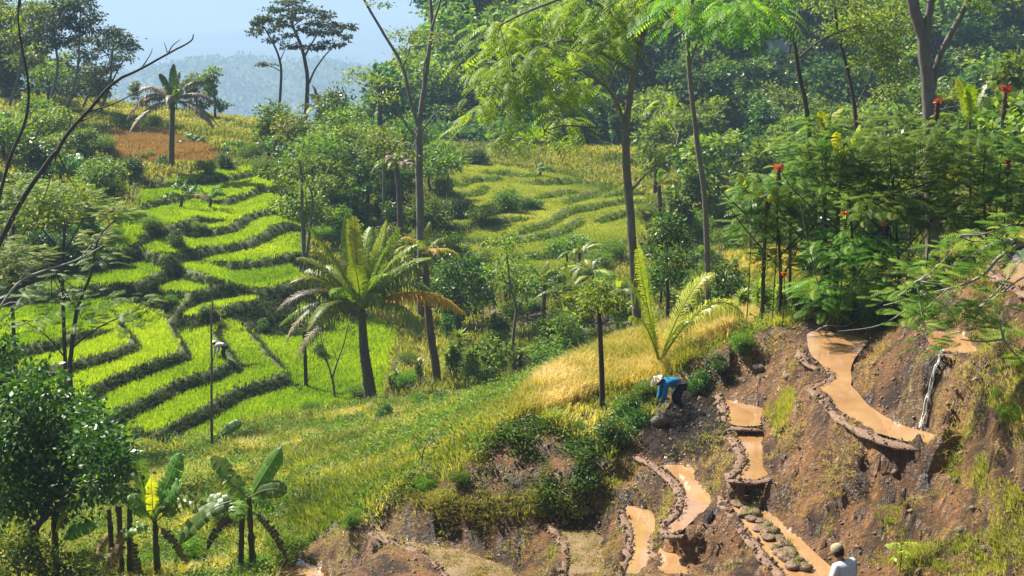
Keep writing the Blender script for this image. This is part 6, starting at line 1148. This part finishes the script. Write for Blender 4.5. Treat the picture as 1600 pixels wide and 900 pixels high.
# ------------------------------------------------------------------ camera, daylight, air
cam = bpy.data.objects.new('camera', bpy.data.cameras.new('camera')); COL.objects.link(cam)
cam.location = (0, 0, CZ); cam.rotation_euler = (math.radians(90) - TH, 0, 0)
cam.data.sensor_width = 36; cam.data.lens = 36 * F / 1600; cam.data.clip_start = .1; cam.data.clip_end = 60000
SC.camera = cam
w = bpy.data.worlds.new('World'); SC.world = w; w.use_nodes = True
nt = w.node_tree; bg = nt.nodes['Background']; sk = nt.nodes.new('ShaderNodeTexSky'); sk.sky_type = 'NISHITA'; sk.sun_disc = False
SUN_EL, SUN_AZ = math.radians(47), math.radians(-52)     # azimuth from +Y, negative = left
sk.sun_elevation = SUN_EL; sk.sun_rotation = SUN_AZ; sk.altitude = 600; sk.air_density = 1.0; sk.dust_density = 2.6
nt.links.new(sk.outputs[0], bg.inputs[0]); bg.inputs[1].default_value = .058
sd = Vector((math.sin(SUN_AZ) * math.cos(SUN_EL), math.cos(SUN_AZ) * math.cos(SUN_EL), math.sin(SUN_EL)))
sl = bpy.data.lights.new('sun', 'SUN'); sl.energy = 5.0; sl.angle = math.radians(.53); sl.color = (1, .95, .86)
so = bpy.data.objects.new('sun', sl); COL.objects.link(so); so.rotation_euler = (-sd).to_track_quat('-Z', 'Y').to_euler(); so.location = (0, 0, 200)
mb = MB()
x0, x1, y0, y1, z0, z1 = -11000, 11000, -60, 16600, CZ - 306, CZ + 42
V = [(x, y, z) for z in (z0, z1) for y in (y0, y1) for x in (x0, x1)]
mb.add(V, [(0, 2, 3, 1), (4, 5, 7, 6), (0, 1, 5, 4), (2, 6, 7, 3), (0, 4, 6, 2), (1, 3, 7, 5)])
t = NT('haze'); pv = t.n('ShaderNodeVolumePrincipled'); pv.inputs['Color'].default_value = (.37, .52, .72, 1); pv.inputs['Density'].default_value = HAZE; pv.inputs['Anisotropy'].default_value = .15
t.l(pv.outputs[0], t.out.inputs['Volume'])
hz = mb.build('haze', t.m, None, False); tag(hz, kind='stuff')
SC.render.engine = 'CYCLES'
SC.view_settings.view_transform = 'Standard'; SC.view_settings.look = 'None'; SC.view_settings.exposure = EXPO; SC.view_settings.gamma = 1
cy = SC.cycles; cy.use_denoising = True; cy.max_bounces = 6; cy.diffuse_bounces = 2; cy.glossy_bounces = 2; cy.transmission_bounces = 3; cy.volume_bounces = 1; cy.transparent_max_bounces = 4
cy.caustics_reflective = False; cy.caustics_refractive = False; cy.use_adaptive_sampling = True
SC.render.use_persistent_data = False
